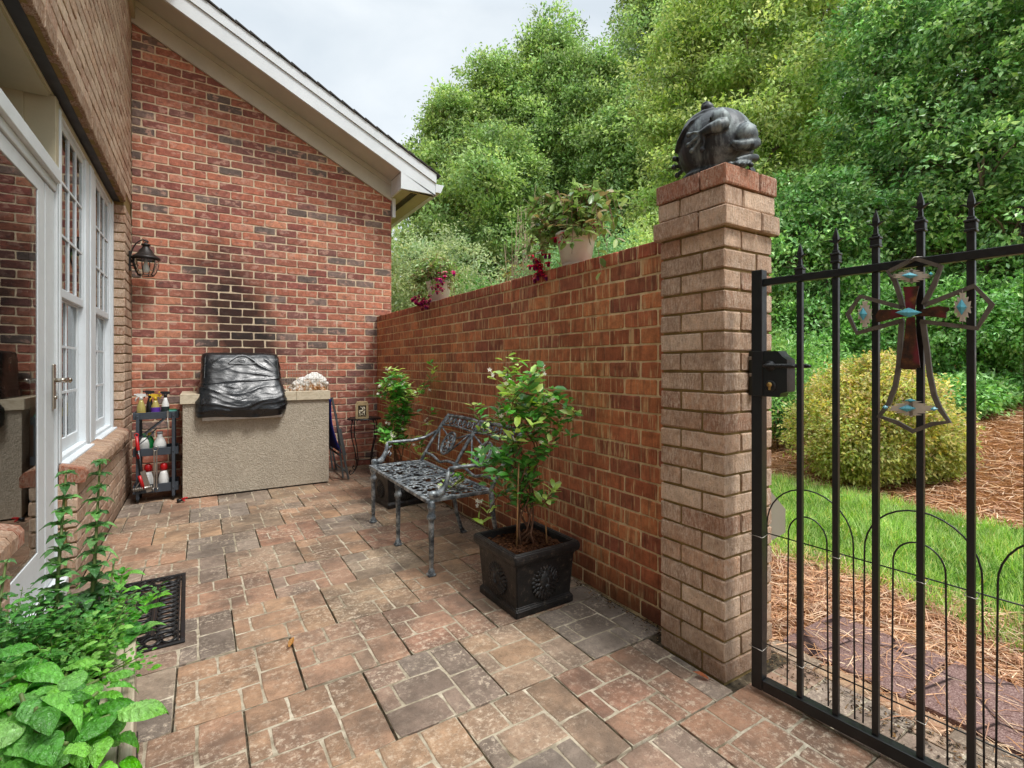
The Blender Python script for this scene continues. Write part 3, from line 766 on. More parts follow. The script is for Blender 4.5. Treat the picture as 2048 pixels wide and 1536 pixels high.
# lawn strip
lw = grid_sheet('lawn', 3.30, 5.15, -6, 8, 12, 60, lambda x, y: ghgt(x, y) + .015, M['lawn']); struct(lw, 'strip of soil under the bright green lawn beyond the gate', 'lawn')
nr = np.random.default_rng(3)
n = 75000
Y = nr.uniform(-2.5, 6, n); edge = 2.74 + .26 * np.clip(Y, -1, 2.2) + .07 * np.sin(Y * 2.1) + .06 * np.sin(Y * 5.3 + 1); X = edge + (5.1 - .1 * np.sin(Y * 1.7) - edge) * nr.random(n)
X += nr.normal(0, .03, n); Z = np.full(n, -.025)
P = np.stack([X, Y, Z], 1); D = nr.normal(0, .45, (n, 3)); D[:, 2] = 1
L = nr.uniform(.05, .12, n); base = np.array(hexc('#98c05c')); yel = np.array(hexc('#c6dc86')); drk = np.array(hexc('#72a044'))
k = nr.random((n, 1)); T = np.where(k < .5, base, np.where(k < .8, yel, drk)) * nr.uniform(.75, 1.25, (n, 1))
pt_ = .5 + .5 * np.sin(X * 5.1 + 2 * np.sin(Y * 2.3)) * np.sin(Y * 4.3 + X * 1.7); T = T * (.82 + .36 * pt_[:, None]) * np.where(nr.random((n, 1)) < .07, np.array([[1.7, 1.05, 1.1]]), 1); L = L * (.65 + .6 * pt_)
o = link('grass', leaves_mesh('grass', P, D, nr.normal(0, 1, (n, 3)), L, np.full(n, .006), T, 'blade'), M['grass']); tag(o, 'bright green lawn grass in a strip beyond the gate', 'grass', kind='stuff')
# pine straw
def straw(n, x0, x1, y0, y1, seed, lmin, lmax, w):
    nr = np.random.default_rng(seed)
    X = nr.uniform(x0, x1, n); Y = nr.uniform(y0, y1, n); Z = np.array([ghgt(a, b) for a, b in zip(X, Y)]) + np.abs(nr.normal(.012, .014, n)) + .004
    a = nr.uniform(0, 2 * PI, n); D = np.stack([np.cos(a), np.sin(a), nr.normal(0, .12, n)], 1); U = nr.normal(0, .4, (n, 3)); U[:, 2] = 1
    pal = np.array([hexc(c) for c in ('#cc9a70', '#d9b08a', '#b48260', '#e6c8a6', '#98705a', '#d2a47c')]); T = pal[nr.integers(0, len(pal), n)] * nr.uniform(.75, 1.2, (n, 1))
    return leaves_mesh('pine_straw', np.stack([X, Y, Z], 1), D, U, nr.uniform(lmin, lmax, n), np.full(n, w), T, 'blade')
o = link('pine_straw', straw(26000, 2.05, 3.35, -1.6, 4.2, 21, .10, .20, .004), M['straw']); tag(o, 'orange pine straw between the stepping stones and the lawn', 'pine straw', kind='stuff')
o = link('pine_straw', straw(30000, 5.0, 11, -1, 6.5, 22, .14, .26, .008), M['straw']); tag(o, 'pine straw bed under the shrubs beyond the lawn', 'pine straw', kind='stuff')

nr = np.random.default_rng(33); n = 2600
k = nr.random(n); a = np.abs(nr.normal(0, .035, n))
Y = np.where(k < .6, nr.uniform(1.5, 5.9, n), nr.uniform(-.2, 1.2, n)); X = np.where(k < .6, XW - .006 - a, 2.02 - 2.2 * a)
P = np.stack([X, Y, np.full(n, .003) + nr.random(n) * .004], 1)
D = nr.normal(0, 1, (n, 3)); D[:, 2] *= .15; U = nr.normal(0, .35, (n, 3)); U[:, 2] = 1
T = pal_ = np.array([hexc(c) for c in ('#3a2a1c', '#5a4028', '#8a6a44', '#2a2018', '#6e5a3a')])[nr.integers(0, 5, n)]
o = link('leaf_litter', leaves_mesh('leaf_litter', P, D, U, nr.uniform(.004, .022, n), nr.uniform(.003, .008, n), T), M['straw']); tag(o, 'brown crumbs of leaf litter along the foot of the garden wall and under the gate', 'leaf litter', kind='stuff')
# ------------------------------------------------------------------ helpers: survey of the place
TH = R(31.8); S_, C_ = math.sin(TH), math.cos(TH)
def _d(u, v):
    r = (u - 1024) / 1000.; return (S_ + r * C_, C_ - r * S_, -(v - 728) / 1000.)
def at_y(u, v, Y): a = _d(u, v); t = Y / a[1]; return Vector((a[0] * t, Y, 1.2 + a[2] * t))
def at_x(u, v, X): a = _d(u, v); t = X / a[0]; return Vector((X, a[1] * t, 1.2 + a[2] * t))
def at_z(u, v, z): a = _d(u, v); t = (z - 1.2) / a[2]; return Vector((a[0] * t, a[1] * t, z))
def at_d(u, v, dd): a = _d(u, v); return Vector((a[0] * dd, a[1] * dd, 1.2 + a[2] * dd))
T3 = Matrix.Translation

# ------------------------------------------------------------------ wall lantern
ln = thing('wall_lantern', 'dark bronze wall lantern with glass cage in the corner by the window', 'lantern', (XL, 5.74, 2.075)); lo = ln.location
cx, cy = .125, 0.0; Mx = T3((cx, cy, 0))
mb = MB(); mb.box((.001, -.035, -.02), (.014, .035, .16), .005); mb.ball((.014, 0, .07), .018, 10); mb.obj('backplate', M['dark_bronze'], ln)
mb = MB(); pts = [(.012, 0, .07)] + [(cx - .115 * math.cos(a), 0, .08 + .20 * math.sin(a) * (1 if a < PI / 2 else .92)) for a in np.linspace(.0, PI * .56, 12)]
mb.tube(pts, .006, 8); mb.tube([(cx, 0, .235), (cx, 0, .275)], .005, 8); mb.torus((cx, 0, .262), .016, .004, 14, 6, 'y'); mb.tube([(.012, 0, .03), (.05, 0, .028), (.07, 0, .04)], .006, 8); mb.obj('scroll_arm', M['dark_bronze'], ln)
mb = MB(); mb.lathe([(.012, .245), (.035, .238), (.036, .225), (.026, .222), (.03, .205), (.05, .18), (.066, .15), (.105, .118), (.112, .112), (.112, .098), (.102, .096), (.10, .098)], 24, Mx); mb.obj('hood', M['dark_bronze'], ln)
mb = MB(); prof = [(.098, .096), (.100, .06), (.092, .02), (.078, -.02), (.060, -.052)]
for k in range(6):
    a = k * PI / 3 + .3; mb.tube([(cx + r * math.cos(a), r * math.sin(a), z) for r, z in prof], .0045, 6)
mb.torus((cx, 0, -.052), .060, .005, 20, 6); mb.torus((cx, 0, .094), .099, .006, 24, 6); mb.obj('cage', M['dark_bronze'], ln)
mb = MB(); mb.lathe([(.095, .094), (.097, .06), (.089, .02), (.075, -.02), (.057, -.05)], 24, Mx, cap=False); mb.obj('glass', M['glass_lamp'], ln, recalc=False)
mb = MB(); mb.lathe([(.014, .10), (.014, .06), (.024, .03), (.030, .0), (.022, -.022), (.004, -.03)], 16, Mx); mb.obj('bulb', M['plastic_white'], ln)

# ------------------------------------------------------------------ grill island
gi = thing('grill_island', 'beige stucco outdoor grill counter with travertine tile top against the red wall', 'grill counter', (.474, 5.6, 0)); go = gi.location
mb = MB(); mb.box((-.146, 5.282, .012), (1.093, 5.938, .844), .004); mb.obj('stucco_base', M['stucco'], gi, off=go)
mb = MB(); xs = np.linspace(-.166, 1.104, 5)
for i in range(4):
    mb.box((xs[i] + .0015, 5.262, .846), (xs[i + 1] - .0015, 5.274, .921), .002); mb.box((xs[i] + .0015, 5.262, .9215), (xs[i + 1] - .0015, 5.60, .930), .002); mb.box((xs[i] + .0015, 5.603, .9215), (xs[i + 1] - .0015, 5.936, .930), .002)
mb.box((-.166, 5.276, .846), (-.157, 5.936, .920), .002); mb.box((1.095, 5.276, .846), (1.104, 5.936, .920), .002)
mb.obj('tile_top', M['tile'], gi, off=go)
mb = MB(); mb.box((-.156, 5.276, .845), (1.094, 5.935, .9205)); mb.obj('grout', M['mortar_tan'], gi, off=go)
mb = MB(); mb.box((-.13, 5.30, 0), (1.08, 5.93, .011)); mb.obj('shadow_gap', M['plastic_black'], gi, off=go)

gc = thing('covered_grill', 'built in grill under a shiny black vinyl cover on the beige counter', 'covered grill', (.325, 5.55, .931)); co = gc.location
def lerp_tab(tab, z):
    for (z0, a), (z1, b) in zip(tab, tab[1:]):
        if z0 >= z >= z1: return a + (b - a) * (z0 - z) / (z0 - z1)
    return tab[-1][1] if z < tab[-1][0] else tab[0][1]
WX = [(1.31, .318), (1.25, .332), (1.1, .338), (1.02, .342), (.95, .362), (.86, .382), (.78, .378), (.71, .362)]
YF = [(1.31, 5.45), (1.25, 5.40), (1.12, 5.335), (1.03, 5.285), (.96, 5.245), (.86, 5.190), (.78, 5.175), (.71, 5.20)]
YBk = 5.86
def cover_pt(th, z, s=1.0):
    w, yf = lerp_tab(WX, z), lerp_tab(YF, z); cyy, hy = (yf + YBk) / 2, (YBk - yf) / 2
    n = 7.0; c, sn = math.cos(th), math.sin(th); q = (abs(c) ** n + abs(sn) ** n) ** (-1 / n)
    x, y = .325 + w * c * q * s, cyy + hy * sn * q * s
    front = max(0, -sn); X = x - .325
    w1 = mnoise.noise(Vector((x * 5, z * 5, 1.3)))
    d = 0
    if s >= .99:
        rdg = lambda p, k: (1 - abs(math.sin(p))) ** k
        up = max(0, min(1, (z - 1.03) / .06)) * max(0, min(1, (1.29 - z) / .05)); dn = max(0, min(1, (1.03 - z) / .05))
        for sg, amp in ((1, .011), (-1, .007)):   # creases fanning out from the two tucked-in corners
            ax_, az_ = X - sg * .36, z - 1.05; rad = math.hypot(ax_, az_); an = math.atan2(az_, -sg * ax_)
            d += amp * rdg(an * 9 + w1 * 1.2 + sg, 3) * math.exp(-((rad - .22) / .20) ** 2) * up
        cat = z - .62 * X * X - .10 * X + .03 * w1          # slack cloth hanging in swags
        d += .010 * rdg(cat * 26 + .6, 2.2) * dn * (.6 + .8 * max(0, mnoise.noise(Vector((x * 3.1, z * 2, 8))) + .3))
        d += .005 * rdg(cat * 61 + w1 * 3, 3) * dn
        for sg in (-1, 1): d += .010 * rdg((X - sg * .33) * 42 + z * 7, 2) * math.exp(-((X - sg * .34) / .07) ** 2) * dn
        d += .006 * math.exp(-((z - 1.045 - .06 * X - .01 * w1) / .009) ** 2) - .004 * math.exp(-((z - 1.026 - .06 * X) / .010) ** 2)
        d += .006 * mnoise.noise(Vector((x * 4, z * 5, y * 4))) + .0025 * mnoise.noise(Vector((x * 14, z * 18, 3)))
        if z < .80: d += .012 * math.sin(th * 13 + 1) * (.80 - z) / .09
    dx, dy = math.cos(th), math.sin(th)
    return Vector((x + dx * d, y + dy * d, z + (0 if s >= .99 else .006 * mnoise.noise(Vector((x * 9, y * 9, 0))))))
rings = [(.02, 1.309), (.4, 1.309), (.75, 1.308), (.92, 1.305), (.975, 1.298)] + [(1, z) for z in np.linspace(1.288, .716, 84)]
nth = 200; mb = MB(); v = []; f = []
for s, z in rings:
    for k in range(nth):
        th = 2 * PI * k / nth
        # denser sampling on the front
        p = cover_pt(th, z, s)
        if z < .74:
            p.z += .02 * math.sin(p.x * 9 + .8) * (.74 - z) / .03 * .6
        v.append(p)
for i in range(len(rings) - 1):
    for k in range(nth):
        f.append((i * nth + k, i * nth + (k + 1) % nth, (i + 1) * nth + (k + 1) % nth, (i + 1) * nth + k))
f.append(list(range(nth))); mb.add(v, f, True); mb.obj('cover', M['vinyl'], gc, off=co)
mb = MB(); em = [(-.115, 1.218), (-.108, 1.208), (-.08, 1.205), (0, 1.206), (.08, 1.205), (.108, 1.208), (.115, 1.218), (.10, 1.232), (.06, 1.262), (.03, 1.280), (0, 1.284), (-.03, 1.280), (-.06, 1.262), (-.10, 1.232)]
P3 = [(.325 + x, lerp_tab(YF, z) - .016, z) for x, z in em]; mb.tube(P3, .0045, 6, closed=True)
mb.obj('vent_piping', M['vinyl_trim'], gc, off=co)
mb = MB(); mb.torus((.325, lerp_tab(YF, 1.238) - .018, 1.24), .022, .003, 16, 6, 'y', sx=1.3, sy=.8); mb.tube([(.315, 5.372, 1.23), (.325, 5.370, 1.25), (.338, 5.372, 1.236)], .003, 6); mb.obj('vent_badge', M['vinyl_trim'], gc, off=co)
mb = MB(); mb.box((.0, 5.215, .692), (.655, 5.281, .735), .004); mb.obj('front_panel', M['steel'], gc, off=co)
# seam lines of the cover
for sg in (-1, 1):
    mb = MB(); mb.tube([(.325 + sg * (lerp_tab(WX, z) - .032), lerp_tab(YF, z) - .010 + .004, z) for z in np.linspace(1.285, 1.06, 14)], .003, 5); mb.obj('seam', M['vinyl'], gc, off=co)

# weathered white ornament in its wire basket
orn = thing('plaster_ornament', 'crumbling white and rust plaster ornament lying on the counter beside the covered grill', 'ornament', (.92, 5.44, .931))
mb = MB(); ro = random.Random(4)
for (x, z, r) in ((-.15, .025, .035), (-.11, .05, .05), (-.06, .075, .062), (-.02, .07, .07), (.02, .10, .068), (.06, .11, .075), (.10, .10, .07), (.135, .085, .055), (.16, .06, .04), (.04, .04, .07), (.10, .035, .06), (-.05, .03, .06), (.15, .03, .04)):
    mb.ball((x, ro.uniform(-.02, .02), z), (r, r * .85, min(r, z + .02)), 12)
for k in range(46):
    a = ro.uniform(-.16, .17); mb.ball((a, ro.uniform(-.06, -.02), ro.uniform(.0, .13 if a > -.05 else .07)), ro.uniform(.010, .024), 8)
ob = mb.obj('plaster_body', M['stone_white'], orn, recalc=False)
md = ob.modifiers.new('r', 'REMESH'); md.mode = 'VOXEL'; md.voxel_size = .006
tx = bpy.data.textures.new('lump', 'CLOUDS'); tx.noise_scale = .03
md = ob.modifiers.new('d', 'DISPLACE'); md.texture = tx; md.strength = .022; md.texture_coords = 'LOCAL'; bake(ob)
bk = thing('wire_basket', 'thin wire grilling basket standing round the white ornament', 'wire basket', (.92, 5.44, .931))
mb = MB(); hw, hd, hh = .205, .105, .255
for i in range(18):
    x = -hw + 2 * hw * i / 17
    for y in (-hd, hd): mb.tube([(x, y, .002), (x, y, hh)], .0011, 4)
for z in (.004, .09, .175, hh):
    mb.tube([(-hw, -hd, z), (hw, -hd, z), (hw, hd, z), (-hw, hd, z)], .0014, 4, closed=True)
mb.obj('wire_mesh', M['steel'], bk)

# ------------------------------------------------------------------ three tier cart and what stands on it
ct = thing('folding_cart', 'slate grey three tier folding cart in the corner beside the stucco counter', 'cart', (-.335, 5.46, 0)); cto = ct.location
def tray(z, h, nm='tray'):
    mb = MB(); x0, x1, y0, y1 = -.505, -.178, 5.355, 5.60; w = .008
    mb.box((x0, y0, z), (x1, y0 + w, z + h), .003); mb.box((x0, y1 - w, z), (x1, y1, z + h), .003); mb.box((x0, y0 + w, z), (x0 + w, y1 - w, z + h), .003); mb.box((x1 - w, y0 + w, z), (x1, y1 - w, z + h), .003)
    mb.box((x0 + .004, y0 + .004, z + .004), (x1 - .004, y1 - .004, z + .012)); mb.obj(nm, M['plastic_grey'], ct, off=cto)
for z, h in ((.718, .062), (.400, .066), (.078, .075)): tray(z, h)
for x in (-.470, -.215):
    for y in (5.341, 5.602):
        mb = MB(); mb.box((x - .012, y - .006, .035), (x + .012, y + .006, .775), .003); 
        for z in (.745, .43, .11): mb.ball((x, y - .007 if y < 5.4 else y + .007, z), .006, 8)
        mb.obj('post', M['plastic_grey'], ct, off=cto)
for dy in (0, .245):
    mb = MB(); mb.tube([(-.465, 5.333 + dy * 1.1, .55), (-.26, 5.333 + dy * 1.1, .735)], .008, 4); mb.tube([(-.465, 5.333 + dy * 1.1, .50), (-.35, 5.333 + dy * 1.1, .61)], .006, 4); mb.obj('brace', M['plastic_grey'], ct, off=cto)
for x in (-.47, -.215):
    for y in (5.36, 5.58):
        mb = MB(); mb.tube([(x - .009, y, .024), (x + .009, y, .024)], .024, 14); mb.box((x - .014, y - .006, .026), (x + .014, y + .014, .05), .003); mb.obj('caster', M['plastic_black'], ct, off=cto)
def bottle(name, label, cat, x, y, z, prof, body, cap=None, capprof=None, lab=None, labz=None, sprayer=None, noz=None, group=None, rz=0):
    t = thing(name, label, cat, (x, y, z), rz, group)
    mb = MB(); mb.lathe(prof, 16); mb.obj('bottle', body, t); top = prof[-1][1]
    if lab: 
        mb = MB(); r = max(p[0] for p in prof) + .0012; mb.lathe([(r, labz[0]), (r, labz[1])], 16, cap=False); mb.obj('label', lab, t)
    if capprof: mb = MB(); mb.lathe([(r, top + q) for r, q in capprof], 14); mb.obj('cap', cap, t)
    if sprayer:
        mb = MB(); mb.lathe([(.013, top), (.013, top + .022), (.010, top + .03)], 12)
        mb.prism([(-.018, top + .026), (.030, top + .030), (.038, top + .040), (.030, top + .052), (-.030, top + .056), (-.040, top + .046)], T3((0, -.009, 0)), .018)
        mb.obj('trigger_head', sprayer, t)
        mb = MB(); mb.tube([(-.020, 0, top + .030), (-.036, 0, top + .012), (-.040, 0, top - .012)], .005, 6); mb.box((-.050, -.006, top + .042), (-.038, .006, top + .054), .002); mb.obj('nozzle', noz or sprayer, t)
    return t
SP = [(.030, .0), (.033, .006), (.033, .07), (.030, .10), (.018, .135), (.012, .155)]
JUG = [(.034, 0), (.037, .006), (.037, .085), (.03, .12), (.013, .15)]
X_ = lambda u, Y=5.45: at_y(u, 800, Y).x
bottle('spray_bottle', 'clear spray bottle with amber cleaner and white trigger at left end of the top tray', 'spray bottle', X_(283), 5.42, .731, SP, M['clear_liquid'], sprayer=M['plastic_white'], noz=M['plastic_white'], lab=M['plastic_yellow'], labz=(.01, .05))
bottle('spray_bottle', 'black spray bottle standing behind the amber one on the top tray', 'spray bottle', X_(299), 5.47, .731, [(r * .8, z * 1.15) for r, z in SP], M['plastic_black'], sprayer=M['plastic_black'])
bottle('spray_bottle', 'see-through bottle with purple label in the middle of the top tray', 'spray bottle', X_(311), 5.45, .731, [(r * 1.05, z * .95) for r, z in SP], M['clear_liquid'], lab=M['plastic_purple'], labz=(.01, .085), sprayer=M['plastic_yellow'])
bottle('spray_bottle', 'white spray bottle with dark label and yellow and black trigger on the top tray', 'spray bottle', X_(331), 5.43, .731, [(r * .9, z * 1.1) for r, z in SP], M['plastic_white'], lab=M['label_dark'], labz=(.03, .09), sprayer=M['plastic_black'], noz=M['plastic_yellow'])
sg = thing('sponge', 'teal sponge at the right end of the top tray', 'sponge', (X_(346), 5.42, .731)); mb = MB(); mb.box((-.03, -.02, 0), (.03, .02, .058), .005); mb.obj('foam', M['label_teal'], sg); mb = MB(); mb.box((-.03, -.02, .0585), (.03, .02, .066), .003); mb.obj('scouring_pad', M['plastic_green'], sg)
bottle('cleaner_bottle', 'white bottle with green side standing at left on the middle tray', 'bottle', X_(289), 5.43, .413, [(r * 1.0, z * .95) for r, z in JUG], M['plastic_white'], cap=M['plastic_green'], capprof=[(.014, 0), (.014, .03), (.010, .035)])
bottle('cleaner_bottle', 'green bottle with yellow cap behind the middle tray rim', 'bottle', X_(298), 5.50, .413, JUG, M['plastic_green'], cap=M['plastic_yellow'], capprof=[(.013, 0), (.013, .025)])
bottle('cleaner_jug', 'large white jug with printed label on the middle tray', 'jug', X_(320), 5.44, .413, [(.045, 0), (.048, .006), (.048, .08), (.035, .115), (.02, .14), (.02, .165)], M['plastic_white'], lab=M['vinyl_trim'], labz=(.02, .06), cap=M['vinyl_trim'], capprof=[(.022, 0), (.022, .02)])
for u, lb in ((297, 'white bottle with big red cap and red printed side on the bottom tray, left'), (328, 'plain white bottle with big red cap on the bottom tray, right')):
    bottle('red_capped_bottle', lb, 'bottle', X_(u), 5.42, .091, [(.036, 0), (.040, .008), (.040, .09), (.030, .14), (.020, .165)], M['plastic_white'], cap=M['plastic_red'], capprof=[(.022, 0), (.027, .006), (.030, .03), (.026, .055), (.014, .066)],
           lab=M['plastic_red'] if u < 300 else None, labz=(.015, .05))
# grill tools hanging from the tray fronts
def tool(name, label, cat, x, z, tilt=0):
    t = thing(name, label, cat, (x, 5.322, z)); t.rotation_euler = (0, tilt, 0); return t
t = tool('grill_brush', 'long grill brush with red handle hanging at the left of the cart', 'grill brush', -.475, .58, -.09)
mb = MB(); mb.tube([(0, 0, 0), (0, 0, -.19)], [.012, .015], 10); mb.torus((0, 0, .012), .014, .004, 14, 6, 'y'); mb.obj('handle', M['plastic_red'], t)
mb = MB(); mb.tube([(0, 0, -.12), (.006, 0, -.30), (.01, 0, -.36)], [.016, .011, .009], 8); mb.obj('shaft', M['plastic_black'], t)
mb = MB(); mb.tube([(.01, 0, -.36), (-.035, -.01, -.42), (-.05, -.01, -.445)], .004, 6); mb.tube([(.01, 0, -.36), (.05, -.01, -.42), (.055, -.01, -.445)], .004, 6)
mb.tube([(-.065, -.01, -.45), (.07, -.01, -.45)], .014, 10)
for i in range(9): mb.torus((-.06 + i * .0155, -.01, -.45), .016, .003, 10, 5, 'x')
mb.obj('bristle_head', M['steel'], t)
t = tool('grill_scraper', 'short red handled scraper hanging in front of the bottom tray', 'scraper', -.455, .245, -.25)
mb = MB(); mb.tube([(0, -.012, 0), (0, -.012, -.12)], [.013, .014], 8); mb.obj('handle', M['plastic_red'], t)
mb = MB(); mb.box((.012, -.016, -.16), (.05, -.013, .03), .001); mb.obj('blade', M['steel'], t)
t = tool('grill_tongs', 'steel grill tongs hanging by a ring at the middle of the cart', 'tongs', X_(311, 5.32), .465)
mb = MB(); mb.torus((0, -.008, .0), .018, .004, 14, 6, 'y'); mb.box((-.014, -.014, -.34), (-.003, -.010, -.015), .001); mb.box((.003, -.014, -.34), (.014, -.010, -.015), .001); mb.tube([(-.012, -.012, -.335), (-.018, -.02, -.35), (-.010, -.02, -.365)], .004, 5); mb.tube([(.012, -.012, -.335), (.018, -.02, -.35), (.010, -.02, -.365)], .004, 5); mb.obj('tong_arms', M['steel'], t)
t = tool('meat_fork', 'thin steel fork hanging from the top tray beside the right post', 'fork', -.255, .76)
mb = MB(); mb.box((-.007, -.012, -.03), (.007, -.006, .03), .002); mb.tube([(0, -.009, -.03), (.002, -.009, -.23)], .0025, 5); mb.tube([(.0, -.009, -.20), (.006, -.009, -.24)], .002, 5); mb.obj('fork_shaft', M['steel'], t)
t = thing('hose_nozzle', 'small red and black hose nozzle lying on the paving by the cart', 'hose nozzle', (-.155, 5.20, 0)); mb = MB(); mb.tube([(-.03, 0, .016), (.01, 0, .02)], [.016, .012], 10); mb.obj('nozzle_body', M['plastic_black'], t); mb = MB(); mb.tube([(.008, 0, .022), (.035, .005, .035), (.05, .005, .03)], [.012, .008, .006], 8); mb.tube([(.01, 0, .02), (.03, -.02, .012)], .006, 6); mb.obj('nozzle_grip', M['plastic_red'], t)

# ------------------------------------------------------------------ folded chair leaning on the counter
fc = thing('folding_chair', 'folded grey chair with blue sling fabric leaning on the side of the grill counter', 'folding chair', (1.29, 5.57, 0))
lean = lambda k, off=0: Vector((-.165 * k + off, 0, .86 * k))     # k = 0 foot .. 1 top
for y in (-.275, .275):
    mb = MB(); mb.tube([lean(0) + Vector((0, y, .008)), lean(1) + Vector((0, y, 0))], .0135, 4); mb.obj('side_rail', M['chair_frame'], fc)
    mb = MB(); mb.tube([lean(.02, -.045) + Vector((0, y * .9, .004)), lean(.80, .012) + Vector((0, y * .9, 0))], .012, 4); mb.obj('leg', M['chair_frame'], fc)
    mb = MB(); mb.tube([lean(.30, .020) + Vector((0, y * .95, 0)), lean(.62, .022) + Vector((0, y * .95, 0))], .012, 4); mb.obj('armrest', M['chair_frame'], fc)
mb = MB(); mb.tube([lean(.10, -.005) + Vector((0, -.27, 0)), lean(.10, -.005) + Vector((0, .27, 0))], .010, 6); mb.tube([lean(.30, -.03) + Vector((0, -.25, 0)), lean(.30, -.03) + Vector((0, .25, 0))], .010, 6); mb.tube([lean(.985) + Vector((0, -.27, 0)), lean(.985) + Vector((0, .27, 0))], .011, 6); mb.obj('crossbar', M['chair_frame'], fc)
mb = MB(); v = []; f = []; nn = 14
for i in range(nn + 1):
    k = .33 + .65 * i / nn; sag = -.05 * math.sin(PI * min(1, (1 - k) * 1.4)) ** 1
    for j in range(7): v.append(lean(k, -.006 + sag * (1 if j not in (0, 6) else .85)) + Vector((0, -.268 + .536 * j / 6, 0)))
for i in range(nn):
    for j in range(6): f.append((i * 7 + j, i * 7 + j + 1, (i + 1) * 7 + j + 1, (i + 1) * 7 + j))
mb.add(v, f, True); ob = mb.obj('sling', M['fabric_blue'], fc); md = ob.modifiers.new('s', 'SOLIDIFY'); md.thickness = .003; bake(ob)

# ------------------------------------------------------------------ wire plant stand and stone plaque
ps = thing('plant_stand', 'black wire plant stand with round top and scrolled legs in the corner', 'plant stand', (1.525, 5.56, 0))
zt = .60; mb = MB(); mb.torus((0, 0, zt), .172, .007, 32, 6); mb.lathe([(.165, zt - .006), (.168, zt + .002), (.01, zt + .003), (.0, zt + .003)], 32)
for i in range(28):
    a = 2 * PI * i / 28; mb.ball((.174 * math.cos(a), .174 * math.sin(a), zt - .006), .008, 6)
mb.obj('tabletop', M['black_iron'], ps)
for k in range(4):
    a = k * PI / 2 + 3.55; ca, sa = math.cos(a), math.sin(a)
    rz = [(.155, .595), (.175, .50), (.165, .40), (.12, .24), (.105, .14), (.115, .07), (.15, .02), (.185, .012), (.20, .035), (.188, .055), (.172, .045)]
    mb = MB(); mb.tube([(r * ca, r * sa, z) for r, z in rz], .006, 6); mb.obj('leg', M['black_iron'], ps)
mb = MB(); mb.torus((0, 0, .46), .168, .004, 28, 5); mb.torus((0, 0, .16), .106, .004, 24, 5); mb.obj('ring_brace', M['black_iron'], ps)
pq = thing('stone_plaque', 'small tan stone plaque with carved panel standing on the plant stand', 'plaque', (1.485, 5.50, .604), -.25)
mb = MB(); out = [(-.068, 0), (.068, 0), (.070, .02), (.066, .165), (.055, .185), (-.055, .185), (-.066, .165), (-.070, .02)]
mb.prism(out, T3((0, .006, 0)), .05); mb.prism([(-.068, 0), (-.042, 0), (-.042, .165), (-.066, .165)], T3((0, -.012, 0)), .0178); mb.prism([(.042, 0), (.068, 0), (.066, .165), (.042, .165)], T3((0, -.012, 0)), .0178)
mb.prism([(-.0415, .145), (.0415, .145), (.0415, .165), (.055, .182), (-.055, .182), (-.0415, .165)], T3((0, -.0118, 0)), .0176); mb.prism([(-.0415, 0), (.0415, 0), (.0415, .022), (-.0415, .022)], T3((0, -.0118, 0)), .0176)
mb.obj('frame', M['stone_tan'], pq)
mb = MB(); mb.box((-.0412, .001, .0225), (.0412, .0055, .1445)); mb.obj('recess', M['tub'], pq)
mb = MB(); rr = random.Random(3)
for p in ([(-.035, .03), (-.02, .05), (-.03, .08)], [(-.02, .03), (0, .05), (.012, .03)], [(.035, .03), (.02, .05), (.025, .07)], [(-.03, .09), (-.01, .075), (.01, .095), (.0, .12), (-.02, .13)], [(.012, .09), (.03, .105), (.022, .13), (.005, .132)], [(-.005, .055), (.012, .065), (.032, .085)]):
    mb.tube([(x, -.001, z) for x, z in p], .0055, 6)
mb.ball((.02, -.001, .115), (.010, .005, .012), 8); mb.ball((-.005, -.001, .085), (.018, .006, .010), 8); mb.obj('carving', M['stone_pale'], pq)

# ------------------------------------------------------------------ cast garden bench
bn = thing('garden_bench', 'weathered grey cast metal two seat bench with wheel medallions in its back', 'bench', (1.33, 3.215, 0))
CA = M['cast']; HL = .565
def leg_front(y, dx=0):
    mb = MB(); mb.lathe([(.014, 0), (.020, .004), (.021, .028), (.013, .036), (.0125, .06), (.014, .062), (.0165, .30), (.018, .315), (.027, .325), (.027, .338), (.019, .35), (.017, .372), (.024, .384), (.024, .40), (.018, .412), (.018, .424)], 10, T3((-.225, y, 0))); mb.box((-.249, y - .022, -.0), (-.203, y + .022, .014), .004)
    mb.obj('leg', CA, bn)
def leg_back(y):
    mb = MB(); mb.tube([(.165, y, .43), (.175, y, .30), (.20, y, .16), (.235, y, .04), (.25, y, .012)], [.018, .016, .014, .014, .017], 8, flat=.8); mb.box((.235, y - .018, 0), (.275, y + .018, .014), .004); mb.obj('leg', CA, bn)
for y in (-HL, 0, HL): leg_front(y); leg_back(y)
bx = lambda z: .16 + (z - .43) * .53 + .05 * ((z - .43) / .33) ** 2
